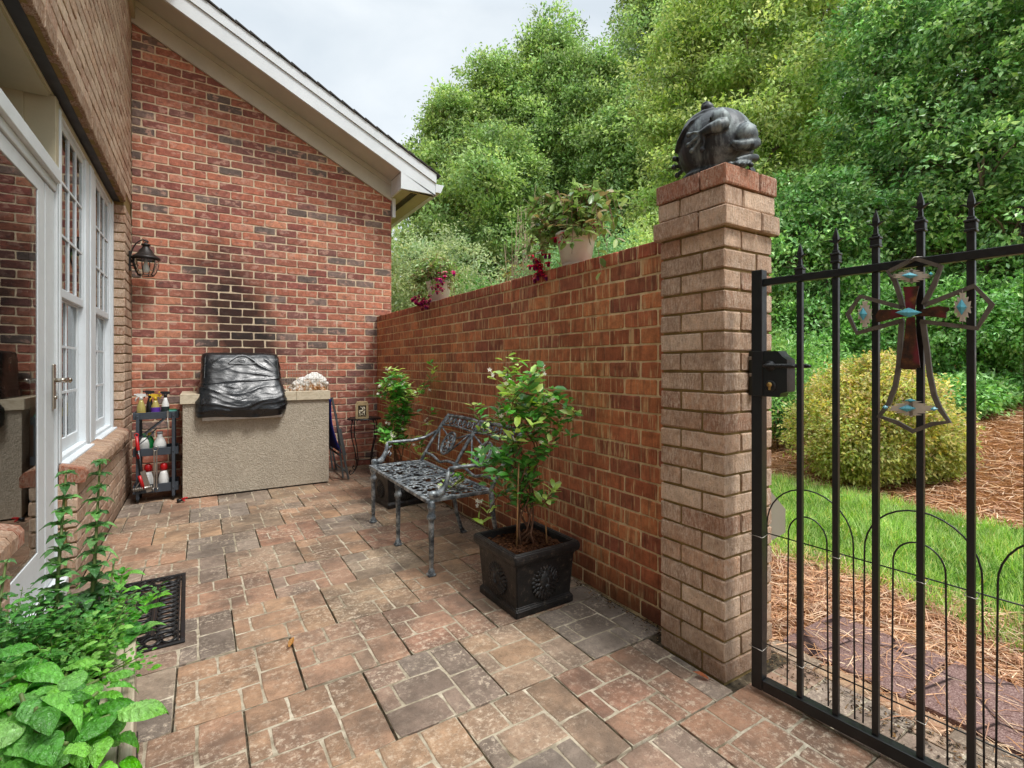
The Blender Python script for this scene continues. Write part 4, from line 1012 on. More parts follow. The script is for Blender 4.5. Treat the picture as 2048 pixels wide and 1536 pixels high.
for i, yc in enumerate((-HL / 2, HL / 2)):
    y0, y1 = yc - HL / 2 + .006, yc + HL / 2 - .006
    mb = MB()
    for a, b in (((-.245, y0), (-.245, y1)), ((.165, y0), (.165, y1)), ((-.245, y0), (.165, y0)), ((-.245, y1), (.165, y1))):
        mb.box((min(a[0], b[0]) - .012, min(a[1], b[1]) - (.0 if a[1] != b[1] else .010), .414), (max(a[0], b[0]) + .012, max(a[1], b[1]) + (.0 if a[1] != b[1] else .010), .436), .004)
    mb.obj('seat_frame', CA, bn)
    mb = MB(); rs = random.Random(6 + i)
    cx0, cx1 = -.232, .152
    for ix in range(5):
        for iy in range(6):
            px = cx0 + (ix + .5) * (cx1 - cx0) / 5; py = y0 + .012 + (iy + .5) * (y1 - y0 - .024) / 6; a0 = ((ix + iy) % 4) * PI / 2 + rs.uniform(-.2, .2)
            sp = [(px + (.044 - .032 * t) * math.cos(a0 + t * 5.2), py + (.050 - .036 * t) * math.sin(a0 + t * 5.2), .428 + .004 * (t > .5)) for t in np.linspace(0, 1, 12)]
            mb.tube(sp, [.0085] * 8 + [.008, .009, .011, .012], 6, flat=.55)
            mb.ball((px + .03 * math.cos(a0 + 2), py + .034 * math.sin(a0 + 2), .428), (.016, .008, .006), 6, rot=Matrix.Rotation(a0, 3, 'Z'))
            mb.ball((px + .034 * math.cos(a0 + 4), py + .034 * math.sin(a0 + 4), .428), (.014, .009, .006), 6, rot=Matrix.Rotation(a0 + 1.2, 3, 'Z'))
    for k in range(1, 4): mb.tube([(cx0, y0 + k * (y1 - y0) / 4, .424), (cx1, y0 + k * (y1 - y0) / 4, .424)], .006, 6, flat=.6)
    mb.obj('seat', CA, bn)
    mb = MB()
    for z, w in ((.772, .013), (.705, .008), (.492, .010)):
        mb.tube([(bx(z) , y, z + (.012 * math.sin(PI * (y - y0) / (y1 - y0)) if z > .6 else -.03 * math.exp(-((y - yc) / .09) ** 2))) for y in np.linspace(y0, y1, 21)], w, 8)
    for k in range(7):
        yy = y0 + (k + .5) * (y1 - y0) / 7
        mb.tube([(bx(.765 - .045 * math.sin(a)), yy + .034 * math.cos(a), .768 - .045 * math.sin(a) ** .8) for a in np.linspace(0, PI, 9)], .0055, 6)
        mb.ball((bx(.75), yy, .752), (.005, .010, .014), 6)
    for s in (-1, 1):
        mb.tube([(bx(.69), yc + s * (HL / 2 - .02), .69), (bx(.655), yc + s * .085, .642)], .007, 6); mb.tube([(bx(.67), yc + s * (HL / 2 - .02), .685), (bx(.53), yc + s * .08, .535)], .007, 6)
    mb.obj('backrest', CA, bn)
    mb = MB(); zc_, tilt = .597, .36
    MW = T3((bx(zc_) + .004, yc, zc_)) @ Matrix.Rotation(.53, 4, 'Y')
    mb.torus((0, 0, 0), .088, .009, 28, 8, 'x', M=MW); mb.torus((-.002, 0, 0), .066, .006, 24, 6, 'x', M=MW); mb.ball((0, 0, 0), (.010, .018, .018), 10, M=MW)
    for k in range(8):
        a = k * PI / 4; mb.tube([(0, .012 * math.cos(a), .012 * math.sin(a)), (0, .064 * math.cos(a), .064 * math.sin(a))], [.004, .009], 6, M=MW, flat=1)
    mb.obj('wheel_medallion', CA, bn)
for y in (-HL, 0, HL):
    mb = MB(); mb.tube([(bx(z) , y, z) for z in (.425, .48, .55, .62, .70, .75, .778)] + [(bx(.79) + .03, y, .776)], [.017, .015, .015, .016, .019, .021, .02, .012], 8, flat=.8); mb.obj('back_post', CA, bn)
for y in (-HL, HL):
    mb = MB(); mb.tube([(bx(.64), y, .655), (.19, y, .612), (.09, y, .596), (-.06, y, .596), (-.115, y, .596)], [.012, .014, .015, .014, .012], 8, flat=.8)
    mb.tube([(-.115 + .0, y, .596)] + [(-.115 - .02 * math.cos(a) + .012, y, .576 + .020 * math.sin(a)) for a in np.linspace(1.2, -2.8, 9)], .009, 6)
    mb.tube([(-.118, y, .585), (-.125, y, .54), (-.14, y, .50), (-.16, y, .468), (-.19, y, .455), (-.235, y, .44)], [.011, .013, .017, .022, .020, .012], 8); mb.ball((-.215, y, .46), (.028, .022, .020), 10)
    mb.tube([(-.12, y, .50), (-.10, y, .53), (-.085, y, .51), (-.10, y, .49)], .007, 6); mb.obj('arm', CA, bn)

# ------------------------------------------------------------------ lion planters
def lion(mb, Mx):
    # relief in local frame: x right, y out (towards -y), z up
    for rr_, n, r0, sz in ((0, 26, .068, .015), (1, 20, .055, .014), (2, 15, .044, .012)):
        for k in range(n):
            a = 2 * PI * (k + .5 * rr_) / n; mb.ball((r0 * math.cos(a), -.004 - .004 * rr_, r0 * 1.12 * math.sin(a)), (sz * 1.3, .008, sz * .62), 8, M=Mx, rot=Matrix.Rotation(-a, 3, 'Y'))
    mb.ball((0, .004, .0), (.070, .010, .080), 16, M=Mx); mb.ball((0, -.010, .0), (.044, .017, .052), 14, M=Mx); mb.ball((0, -.018, .022), (.026, .008, .014), 10, M=Mx)
    mb.ball((0, -.022, -.004), (.010, .014, .024), 10, M=Mx); mb.ball((0, -.024, -.020), (.020, .012, .013), 10, M=Mx); mb.ball((0, -.018, -.036), (.013, .009, .010), 8, M=Mx)
    for s in (-1, 1):
        mb.ball((s * .017, -.017, .012), (.008, .006, .005), 8, M=Mx); mb.ball((s * .012, -.026, -.024), (.011, .009, .010), 8, M=Mx); mb.ball((s * .036, -.010, .040), (.010, .008, .010), 8, M=Mx); mb.ball((s * .016, -.021, .021), (.012, .005, .004), 8, M=Mx)
def planter(loc, rz, label):
    t = thing('lion_planter', label, 'planter', loc, rz, 'black lion planters along the garden wall')
    mb = MB(); h = .31; b, w = .162, .176
    bm = bmesh.new()
    def rect(r, z): return [bm.verts.new(p) for p in ((-r, -r, z), (r, -r, z), (r, r, z), (-r, r, z))]
    prof = [(b + .012, 0), (b + .012, .035), (b, .045), (w, .245), (w + .006, .256), (w + .020, .264), (w + .024, .285), (w + .020, .306), (w + .012, .312), (w - .006, .308), (w - .012, .27), (w - .016, .262)]
    rows = [rect(r, z) for r, z in prof]
    for A, B in zip(rows, rows[1:]):
        for k in range(4): bm.faces.new((A[k], A[(k + 1) % 4], B[(k + 1) % 4], B[k]))
    bm.faces.new(list(reversed(rows[0])))
    bmesh.ops.bevel(bm, geom=[e for e in bm.edges], offset=.004, segments=2, affect='EDGES', clamp_overlap=True)
    mb.bm(bm); mb.obj('box', M['planter'], t)
    for k in range(4):
        mb = MB(); lion(mb, Matrix.Rotation(k * PI / 2, 4, 'Z') @ T3((0, -(b + w) / 2 + .004, .148)) @ Matrix.Rotation(-.06, 4, 'X')); mb.obj('lion_medallion', M['planter'], t)
    mb = MB(); n = 16; v = []; rr = random.Random(9)
    for i in range(n + 1):
        for j in range(n + 1): v.append((-.162 + .324 * i / n, -.162 + .324 * j / n, .276 + rr.uniform(-.008, .010)))
    mb.add(v, [(i * (n + 1) + j, (i + 1) * (n + 1) + j, (i + 1) * (n + 1) + j + 1, i * (n + 1) + j + 1) for i in range(n) for j in range(n)])
    for k in range(160): mb.box((-.01, -.004, -.003), (.01, .004, .003), 0, T3((rr.uniform(-.15, .15), rr.uniform(-.15, .15), .285)) @ Matrix.Rotation(rr.uniform(0, 3), 4, 'Z') @ Matrix.Rotation(rr.uniform(-.6, .6), 4, 'X'))
    mb.obj('mulch', M['mulch'], t); return t
pl1 = planter((1.418, 2.155, 0), .03, 'black square lion head planter in front of the bench, nearest the pillar')
pl2 = planter((1.462, 4.235, 0), .09, 'black square lion head planter behind the far end of the bench')

# ------------------------------------------------------------------ rubber door mat
mt = thing('door_mat', 'black openwork rubber door mat on the paving before the glass door', 'door mat', (-.315, 2.985, 0), .02)
hx, hy = .245, .420
def rect_t(mb, ax, ay, r, z): mb.tube([(-ax, -ay, z), (ax, -ay, z), (ax, ay, z), (-ax, ay, z)], r, 4, closed=True)
mb = MB()
for (a, b) in (((-hx, -hy), (hx, -hy + .018)), ((-hx, hy - .018), (hx, hy)), ((-hx, -hy + .0185), (-hx + .018, hy - .0185)), ((hx - .018, -hy + .0185), (hx, hy - .0185))): mb.box((a[0], a[1], .001), (b[0], b[1], .011), .003)
rect_t(mb, hx - .026, hy - .026, .005, .007); mb.obj('border', M['rubber'], mt)
mb = MB()
for ax, ay in ((hx - .118, hy - .118), (hx - .130, hy - .130)): rect_t(mb, ax, ay, .007, .007)
mb.obj('inner_border', M['rubber'], mt)
mb = MB()
def ring_run(p, q, n, ax):
    for i in range(n):
        t = (i + .5) / n; c = (p[0] + (q[0] - p[0]) * t, p[1] + (q[1] - p[1]) * t, .006); L = math.hypot(q[0] - p[0], q[1] - p[1]) / n
        sx, sy = (.036, L * .40) if ax == 'y' else (L * .40, .036)
        mb.torus(c, 1, .0055, 16, 5, sx=sx, sy=sy)
        d = (.5 * L)
        if ax == 'y': mb.tube([(c[0] - .04, c[1] + d - .012, .006), (c[0] - .01, c[1] + d + .008, .006), (c[0] + .015, c[1] + d - .010, .006), (c[0] + .042, c[1] + d + .008, .006)], .0055, 5)
        else: mb.tube([(c[0] + d - .012, c[1] - .04, .006), (c[0] + d + .008, c[1] - .01, .006), (c[0] + d - .010, c[1] + .015, .006), (c[0] + d + .008, c[1] + .042, .006)], .0055, 5)
ring_run((hx - .072, -hy + .09), (hx - .072, hy - .09), 12, 'y'); ring_run((-hx + .072, -hy + .09), (-hx + .072, hy - .09), 12, 'y')
ring_run((-hx + .03, -hy + .072), (hx - .03, -hy + .072), 7, 'x'); ring_run((-hx + .03, hy - .072), (hx - .03, hy - .072), 7, 'x')
for ix in range(3):
    for iy in range(10):
        c = ((ix - 1) * .075, -hy + .165 + iy * (2 * hy - .33) / 9, .006); mb.torus(c, 1, .005, 14, 5, sx=.032, sy=.027); mb.tube([(c[0] - .037, c[1] + .03, .006), (c[0], c[1] + .018, .006), (c[0] + .037, c[1] + .03, .006)], .005, 5)
mb.obj('scrollwork', M['rubber'], mt)

# ------------------------------------------------------------------ pots on the wall
def pot(loc, label):
    t = thing('flower_pot', label, 'flower pot', loc, 0, 'pale pots on top of the garden wall')
    mb = MB(); mb.lathe([(.078, 0), (.082, .004), (.084, .016), (.080, .022), (.086, .026), (.108, .14), (.114, .178), (.122, .182), (.123, .20), (.117, .204), (.110, .20), (.104, .16), (.09, .155)], 32, smooth=True); mb.obj('pot', M['pot_white'], t)
    mb = MB(); mb.lathe([(.105, .165), (.05, .172), (.0, .175)], 18); mb.obj('soil', M['soil'], t); return t
pot1 = pot((1.882, 2.315, 1.768), 'off white pot on the wall top, the one nearer the pillar')
pot2 = pot((1.882, 4.33, 1.768), 'off white pot on the wall top, the one nearer the red brick gable')

# ------------------------------------------------------------------ bronze frog on the pillar
fr = thing('frog_statue', 'fat round dark bronze frog statue sitting on top of the brick pillar', 'statue', (1.815, 1.325, ZCAP), math.atan2(-.808, .589))
mb = MB(); Zc = .152
Pp = lambda x, y, z: (x, -y, z + Zc)     # x = image right, y = towards the viewer, z = up from the ball centre
mb.ball(Pp(.004, 0, 0), (.149, .145, .150), 40)
mb.ball(Pp(-.050, .0, .075), (.094, .096, .070), 20, rot=Matrix.Rotation(-.6, 3, 'Y'))
for y in (.045, -.05):
    mb.ball(Pp(-.028, y, .146), (.026, .024, .024), 16); mb.torus(Pp(-.032, y + (.012 if y > 0 else -.012), .150), .017, .005, 16, 6, 'y')
lip = [(.0, .080, .122), (-.038, .080, .117), (-.074, .078, .100), (-.106, .068, .071), (-.128, .052, .038), (-.140, .015, .014), (-.13, -.06, .03)]
mb.tube([Pp(*p) for p in lip], [.007, .011, .013, .014, .014, .013, .008], 8)
mb.tube([Pp(x - .012, y + .012, z - .018) for x, y, z in lip], [.004, .006, .008, .008, .008, .007, .004], 8)
# near arm with its hand
mb.ball(Pp(.022, .128, .052), (.036, .034, .040), 16)
mb.tube([Pp(.048, .118, .075), Pp(.028, .135, .092), Pp(-.002, .138, .080), Pp(-.016, .142, .058)], .007, 6)
mb.tube([Pp(.040, .138, .030), Pp(.015, .158, .018), Pp(-.020, .158, .010), Pp(-.050, .150, .002)], [.024, .026, .021, .014], 10)
for q in ([(-.050, .150, .004), (-.076, .143, .014), (-.096, .133, .012)], [(-.052, .148, -.002), (-.078, .142, -.016), (-.098, .130, -.028)], [(-.048, .148, -.006), (-.062, .145, -.032), (-.084, .134, -.054)], [(-.044, .150, -.006), (-.040, .150, -.034), (-.046, .144, -.060)]):
    mb.tube([Pp(*p) for p in q], [.009, .006, .007], 8); mb.ball(Pp(*q[-1]), .0115, 10)
# hind leg folded at the right
mb.ball(Pp(.108, .085, -.012), (.050, .058, .052), 18); mb.tube([Pp(.085, .075, .03), Pp(.115, .10, .042), Pp(.15, .085, .02)], .006, 6)
mb.tube([Pp(.150, .07, -.035), Pp(.125, .115, -.058), Pp(.085, .132, -.060), Pp(.062, .130, -.045)], [.022, .024, .020, .012], 10)
mb.tube([Pp(.150, .06, -.09), Pp(.120, .115, -.105), Pp(.075, .145, -.120)], [.016, .016, .010], 8)
for q in ((.055, .162, -.138), (.075, .168, -.142), (.100, .160, -.144), (.128, .135, -.142)):
    mb.tube([Pp(.12, .10, -.112), Pp(q[0], q[1], q[2])], [.012, .007], 8); mb.ball(Pp(*q), .011, 8)
# far arm and leg
mb.ball(Pp(-.03, -.125, .05), (.036, .034, .040), 14)
for q in ([(-.13, -.07, -.02), (-.160, -.02, -.015)], [(-.13, -.07, -.03), (-.162, -.01, -.055)], [(-.12, -.08, -.04), (-.150, -.02, -.088)]):
    mb.tube([Pp(*p) for p in q], [.011, .008], 8); mb.ball(Pp(*q[-1]), .0125, 10)
mb.tube([Pp(-.03, -.14, .03), Pp(-.09, -.12, .0), Pp(-.13, -.07, -.03)], [.022, .02, .014], 8)
mb.ball(Pp(.10, -.09, -.02), (.05, .058, .052), 14); mb.tube([Pp(.15, -.07, -.09), Pp(.07, -.14, -.12)], [.018, .012], 8)
mb.ball(Pp(-.02, 0, -.125), (.11, .11, .035), 20)
ob = mb.obj('frog_body', M['frog'], fr, recalc=False); md = ob.modifiers.new('r', 'REMESH'); md.mode = 'VOXEL'; md.voxel_size = .0036
md = ob.modifiers.new('s', 'SMOOTH'); md.factor = .5; md.iterations = 5; bake(ob); ob.data.polygons.foreach_set('use_smooth', [True] * len(ob.data.polygons))

# ------------------------------------------------------------------ iron gate
GA = math.atan2(-.9964, .0845)
gt = thing('garden_gate', 'black iron garden gate with spear finials beside the brick pillar', 'gate', (1.735, 1.08, 0), GA)
BI = M['black_iron']; GW = .945
for x in (0.0, GW):
    mb = MB(); mb.box((x - .0195, -.0195, .018), (x + .0195, .0195, 1.542), .003); mb.obj('gate_post', BI, gt)
mb = MB(); mb.box((.020, -.0125, 1.483), (GW - .020, .0125, 1.508), .002); mb.obj('top_rail', BI, gt)
mb = MB(); mb.box((.020, -.019, .019), (GW - .020, .019, .058), .003); mb.obj('bottom_rail', BI, gt)
tips = {0: 1.614, 1: 1.645, 2: 1.675, 3: 1.701, 4: 1.677, 5: 1.645, 6: 1.614}
for i in range(7):
    x = .142 + .1102 * i; zt = tips[i]
    mb = MB(); mb.box((x - .0088, -.0088, .0585), (x + .0088, .0088, 1.482), .0015); mb.box((x - .0088, -.0088, 1.5085), (x + .0088, .0088, zt - .075), .0015); pk = mb.obj('picket', BI, gt)
    mb = MB(); zb = zt - .115; Mz = T3((x, 0, zb))
    mb.box((x - .0135, -.0135, zb - .002), (x + .0135, .0135, zb + .006), .002); mb.box((x - .0125, -.0125, zb + .006), (x + .0125, .0125, zb + .024), .002); mb.box((x - .0145, -.0145, zb + .024), (x + .0145, .0145, zb + .031), .002)
    v = []; prof = [(.0085, .031), (.0075, .055), (.006, .06), (.0105, .072), (.0115, .080), (.007, .098), (.0008, .115)]
    mb.lathe(prof, 4, Mz @ Matrix.Rotation(PI / 4, 4, 'Z'), smooth=False)
    for s in (-1, 1):
        mb.add([(x, -.005, zb + .060), (x, .005, zb + .060), (x + s * .014, .004, zb + .071), (x + s * .014, -.004, zb + .071), (x + s * .027, 0, zb + .0765), (x, -.005, zb + .068), (x, .005, zb + .068), (x + s * .015, .003, zb + .077), (x + s * .015, -.003, zb + .077)],
               [(0, 1, 2, 3), (5, 8, 7, 6), (0, 3, 8, 5), (1, 6, 7, 2), (3, 2, 4), (8, 4, 7), (3, 4, 8), (2, 7, 4)])
    mb.obj('finial', BI, pk)
lk = MB(); lk.box((-.010, -.034, 1.084), (.030, .034, 1.247), .003)
lk.prism([(.0305, 1.084), (.085, 1.084), (.092, 1.098), (.112, 1.104), (.112, 1.215), (.096, 1.226), (.080, 1.246), (.0305, 1.246)], T3((0, -.030, 0)), .060)
lb_ = lk.obj('lock_case', BI, gt)
for y in (-.036, .036):
    mb = MB(); mb.lathe([(.019, 0), (.019, .004), (.010, .006), (.009, .024)], 12, T3((.055, y * .84, 1.193)) @ Matrix.Rotation(PI / 2 * (1 if y < 0 else -1), 4, 'X'))
    pts = [(.045, y * 1.5, 1.193), (.052, y * 1.6, 1.194), (.08, y * 1.6, 1.193), (.145, y * 1.6, 1.192), (.150, y * 1.55, 1.192)]
    mb.tube(pts, .0065, 8)
    for k in range(15): mb.torus((.062 + k * .0055, y * 1.6, 1.1932), .0062, .0022, 10, 5, 'x')
    mb.obj('lever_handle', BI, lb_)
mb = MB(); mb.lathe([(.020, 0), (.020, .003), (.014, .005)], 14, T3((.056, -.0302, 1.122)) @ Matrix.Rotation(PI / 2, 4, 'X')); mb.obj('escutcheon', BI, lb_)
mb = MB(); mb.lathe([(.0085, 0), (.0085, .010)], 14, T3((.056, -.0305, 1.127)) @ Matrix.Rotation(PI / 2, 4, 'X')); mb.box((.052, -.0395, 1.108), (.060, -.0305, 1.122), .002); mb.obj('key_cylinder', M['brass'], lb_)
mb = MB(); mb.tube([(-.040, 0, 1.222), (-.008, 0, 1.222)], .0065, 10); mb.tube([(-.034, 0, 1.160), (-.008, 0, 1.160)], .0065, 10); mb.obj('bolt', M['steel'], lb_)
sp = thing('strike_plate', 'black metal strike plate screwed to the pillar beside the gate lock', 'strike plate', (1.838, PY0, 1.164))
mb = MB(); mb.box((-.008, -.012, -.20), (.012, -.001, .20), .002); mb.box((-.030, -.022, -.085), (-.0085, -.001, .085), .002)
for z in (-.17, -.12, .12, .17): mb.ball((.002, -.012, z), (.005, .003, .005), 8)
mb.obj('plate', simple('olive_steel', '#3a3e38', .5, .5, .3, 30), sp)

# cross ornament wired to the gate
cr = thing('metal_cross', 'ornamental metal cross with turquoise diamonds wired to the gate pickets', 'cross', (1.735, 1.08, 0), GA)
PG, DG = (1.735, 1.08), (.0845, -.9964)
def ong(u, v):
    a = _d(u, v); det = -a[0] * DG[1] + a[1] * DG[0]; t = (-PG[0] * DG[1] + PG[1] * DG[0]) / det
    return ((a[0] * t - PG[0]) * DG[0] + (a[1] * t - PG[1]) * DG[1], 1.2 + a[2] * t)
oc = lambda x, y: ong(1640 + x / 3.49, 460 + y / 3.49)
YC = -.024
for arm in ([(600, 548), (585, 490), (560, 410), (540, 355), (495, 300), (682, 206), (862, 262), (815, 385), (770, 470), (745, 525)], [(745, 530), (1093, 396), (1215, 525), (1112, 690), (718, 640)], [(738, 645), (765, 830), (785, 1010), (815, 1150), (855, 1245), (918, 1335), (800, 1350), (668, 1400), (560, 1340), (433, 1298), (500, 1210), (545, 1090), (570, 950), (590, 645)], [(605, 632), (280, 722), (216, 590), (300, 466), (600, 548)]):
    mb = MB(); mb.tube([(oc(*p)[0], YC, oc(*p)[1]) for p in arm], .0085, 4, twist=0); mb.obj('outline_arm', M['old_frame'], cr)
def plate(name, pts, y, th, mat, curl=0):
    mb = MB(); mb.prism([oc(*p) for p in pts], T3((0, y, 0)), th); return mb.obj(name, mat, cr)
plate('cross_panel', [(610, 405), (720, 400), (700, 490), (692, 585), (632, 585), (622, 490)], YC - .014, .003, M['rust_red'])
plate('cross_panel', [(632, 620), (690, 610), (702, 750), (728, 960), (700, 962), (700, 975), (612, 972), (588, 960), (618, 750)], YC - .013, .003, M['rust_red'])
plate('cross_panel', [(440, 562), (560, 560), (640, 570), (640, 605), (560, 618), (440, 648), (420, 640), (418, 600)], YC - .012, .003, M['rust_red'])
plate('cross_panel', [(690, 580), (740, 558), (850, 535), (925, 545), (930, 565), (905, 580), (905, 618), (800, 610), (690, 605)], YC - .0115, .003, M['rust_red'])
def gem(cx_, cy_, hw, hh):
    c = oc(cx_, cy_); L, Rr, T_, B_ = [oc(cx_ + dx, cy_ + dy) for dx, dy in ((-hw, 0), (hw, 0), (0, -hh), (0, hh))]
    mb = MB(); y = YC - .020; mb.add([(L[0], y, L[1]), (T_[0], y, T_[1]), (Rr[0], y, Rr[1]), (B_[0], y, B_[1]), (c[0], y - .007, c[1])] + [(p[0], y + .004, p[1]) for p in (L, T_, Rr, B_)], [(0, 1, 4), (1, 2, 4), (2, 3, 4), (3, 0, 4), (0, 5, 6, 1), (1, 6, 7, 2), (2, 7, 8, 3), (3, 8, 5, 0), (5, 8, 7, 6)])
    return mb.obj('diamond', M['turquoise'], cr)
def zig(cx_, cy_, hw, hh, horiz):
    n = 4; q = []
    for s in ((1, 1), (-1, 1), (-1, -1), (1, -1)):
        seq = []
        for i in range(n + 1):
            t = i / n; a, b = (hw * (1 - t), hh * t); seq.append((a, b))
        st = []
        for i, ((a0, b0), (a1, b1)) in enumerate(zip(seq, seq[1:])):
            if horiz: st += [(a0 + (.14 * hw if i else 0), b0), (a1 - .07 * hw, b0 + .35 * (b1 - b0))]
            else: st += [(a0 + (.08 * hw if i else 0), b0 + (.10 * hh if i else 0)), (a1 - .02 * hw, b0 + .12 * (b1 - b0))]
        st.append(seq[-1])
        if s in ((-1, 1), (1, -1)): st = st[::-1]
        q += [(cx_ + s[0] * a, cy_ + s[1] * b) for a, b in st]
    out = [q[0]]
    for p in q[1:]:
        if abs(p[0] - out[-1][0]) + abs(p[1] - out[-1][1]) > .5: out.append(p)
    mb = MB(); mb.prism([oc(*p) for p in out], T3((0, YC - .014, 0)), .003); return mb.obj('stepped_medallion', M['cream_enamel'], cr)
zig(668, 330, 150, 52, True); zig(345, 592, 58, 108, False); zig(1020, 545, 70, 120, False); zig(665, 1240, 190, 62, True)
gem(660, 328, 58, 21); gem(337, 592, 27, 44); gem(1017, 545, 35, 54); gem(642, 1240, 60, 24); gem(652, 582, 92, 32)
gem(805, 318, 16, 13); gem(828, 1243, 26, 15); gem(490, 1232, 20, 14); gem(665, 1185, 40, 12)
mb = MB(); k0, z0 = oc(685, 210); mb.tube([(k0 - .012, YC - .006, z0 - .004), (k0, YC - .010, z0 + .004), (k0 + .012, -.014, z0 + .006), (k0 + .01, .014, z0 + .004), (k0 - .01, .012, z0 + .002), (k0 - .012, YC - .006, z0 - .004)], .0016, 5); mb.obj('tie_wire', M['steel'], cr)

# looped wire border tied to the outside of the gate
wb = thing('wire_border', 'thin black looped wire border fence tied to the foot of the gate', 'wire border', (1.735, 1.08, 0), GA)
def hoop(name, x0, x1, ztop, zf, splay=0.0):
    mb = MB(); r = (x1 - x0) / 2; c = (x0 + x1) / 2; hgt = min(.15, r * 1.15)
    pts = [(x0 - splay, .022, zf), (x0, .022, ztop - hgt)] + [(c - r * math.cos(a), .022, ztop - hgt + hgt * math.sin(a)) for a in np.linspace(.15, PI - .15, 15)] + [(x1, .022, ztop - hgt), (x1 + splay, .022, zf)]
    mb.tube(pts, .0026, 6); mb.obj(name, BI, wb)
for x in (.155, .462, .769):
    hoop('loop', x - .137, x + .139, .765, .06, .004); hoop('loop', x - .062, x + .062, .672, .06, .004)
mb = MB(); mb.tube([(.0, .026, .580), (.95, .026, .566)], .0022, 6); mb.tube([(.0, .026, .172), (.95, .026, .168)], .0022, 6); mb.obj('cross_wire', BI, wb)
for x, z in ((.0, .58), (.252, .577), (.473, .574), (.583, .572), (0, .172), (.142, .171), (.473, .17)):
    mb = MB(); w = .024 if x == 0 else .013; mb.tube([(x - w, .024, z), (x - w, -w, z - .004), (x + w, -w, z - .006), (x + w, .024, z)], .0013, 5); mb.obj('tie_wire', M['steel'], wb)
# taupe utility cabinet behind the pillar
ub = thing('utility_cabinet', 'taupe metal cabinet with clipped corners half hidden behind the pillar and gate', 'cabinet', (3.32, 2.02, 0))
q = [at_y(u, v, 1.42) for u, v in ((1541, 982), (1571, 1018), (1571, 1065), (1541, 1082))]
ub.location = (q[0].x - .10, 1.42, 0); lx = lambda p: p.x - ub.location.x
mb = MB(); w = lx(q[1]); poly = [(lx(q[0]), q[0].z), (w, q[1].z), (w, q[2].z), (lx(q[3]), q[3].z), (-lx(q[3]) - .1, q[3].z), (-w - .1, q[2].z), (-w - .1, q[1].z), (-lx(q[0]) - .1, q[0].z)]
mb.prism(poly, None, .12); mb.obj('cabinet_body', M['util'], ub)
mb = MB(); mb.box((-.08, .03, -.04), (-.02, .09, q[3].z + .01)); mb.obj('stake', M['util'], ub)

# ------------------------------------------------------------------ plants
def pal(*cs): return np.array([hexc(c) for c in cs])
def tints(nr, n, P, var=.22):
    return P[nr.integers(0, len(P), n)] * (1 + nr.uniform(-var, var, (n, 1)))
def lumps(nr, n, c, r, flat=(1, 1, 1), inner=.55):
    # clump centres on and inside an ellipsoid
    d = unit(nr.normal(0, 1, (n, 3))); rad = inner + (1 - inner) * nr.random((n, 1)) ** .6
    return np.array(c) + d * rad * np.array(r), d
def crown(nr, lobes, per_lobe, per_clump, spread, L, ratio, P, droop=.25, out=.7, ctint=.28, shape='rhomb', inner=.5, up=.8, old=None):
    PP, DD, UU, TT = [], [], [], []
    for (c, r) in lobes:
        cc, dd = lumps(nr, per_lobe, c, r, inner=inner)
        k = len(cc); pts = np.repeat(cc, per_clump, 0) + nr.normal(0, 1, (k * per_clump, 3)) * np.array(spread)
        dr = np.repeat(dd, per_clump, 0) * out + nr.normal(0, .7, (k * per_clump, 3)); dr[:, 2] -= droop
        un = np.repeat(dd, per_clump, 0) * .5 + nr.normal(0, .45, (k * per_clump, 3)); un[:, 2] += up
        ct = np.repeat(1 + nr.uniform(-ctint, ctint, (k, 1)), per_clump, 0); yl = np.repeat(nr.random((k, 1)), per_clump, 0)
        t = tints(nr, k * per_clump, P, .15) * ct; t = t * (1 + (yl - .5) * np.array([[.35, .12, -.1]]))
        PP.append(pts); DD.append(dr); UU.append(un); TT.append(t)
    PP, DD, UU, TT = [np.concatenate(a) for a in (PP, DD, UU, TT)]
    if old is not None:   # older, greener foliage low down, new growth on top
        g = np.clip((old[0] - PP[:, 2:3] + nr.normal(0, .18, (len(PP), 1))) / old[1], 0, 1); TT = TT * (1 - g) + np.array(old[2]) * (.8 + .4 * nr.random((len(PP), 1))) * g
    n = len(PP); Ls = nr.uniform(L * .65, L * 1.25, n)
    return leaves_mesh('crown', PP, DD, UU, Ls, Ls * ratio, np.clip(TT, 0.002, 1), shape)
def trunk(mb, rr, h, r0, lobes, bend=.25, limbs=True, base=.0):
    ax = [Vector((0, 0, base))]; n = 9; x = y = 0
    for i in range(1, n + 1):
        x += rr.uniform(-bend, bend) / n * 2; y += rr.uniform(-bend, bend) / n * 2; ax.append(Vector((x, y, base + h * i / n)))
    mb.tube(ax, [r0 * (1.25 if i == 0 else 1 - .85 * i / n) for i in range(n + 1)], 8)
    if limbs:
        for (c, r) in lobes:
            c = Vector(c); k = max(1, min(n - 1, int((c.z - .35 * (abs(c.x) + abs(c.y)) - base) / h * n))); p = ax[k]
            m = p.lerp(c, .5) + Vector((rr.uniform(-.1, .1), rr.uniform(-.1, .1), .12 * (c - p).length))
            rad = r0 * (1 - .85 * k / n) * .5
            mb.tube([p, m, c], [rad, rad * .6, rad * .2], 6)
            for _ in range(3):
                e = c + Vector((rr.uniform(-1, 1) * r[0], rr.uniform(-1, 1) * r[1], rr.uniform(-.3, .8) * r[2])) * .8
                mb.tube([m, m.lerp(e, .5) + Vector((0, 0, .1)), e], [rad * .45, rad * .3, rad * .08], 5)
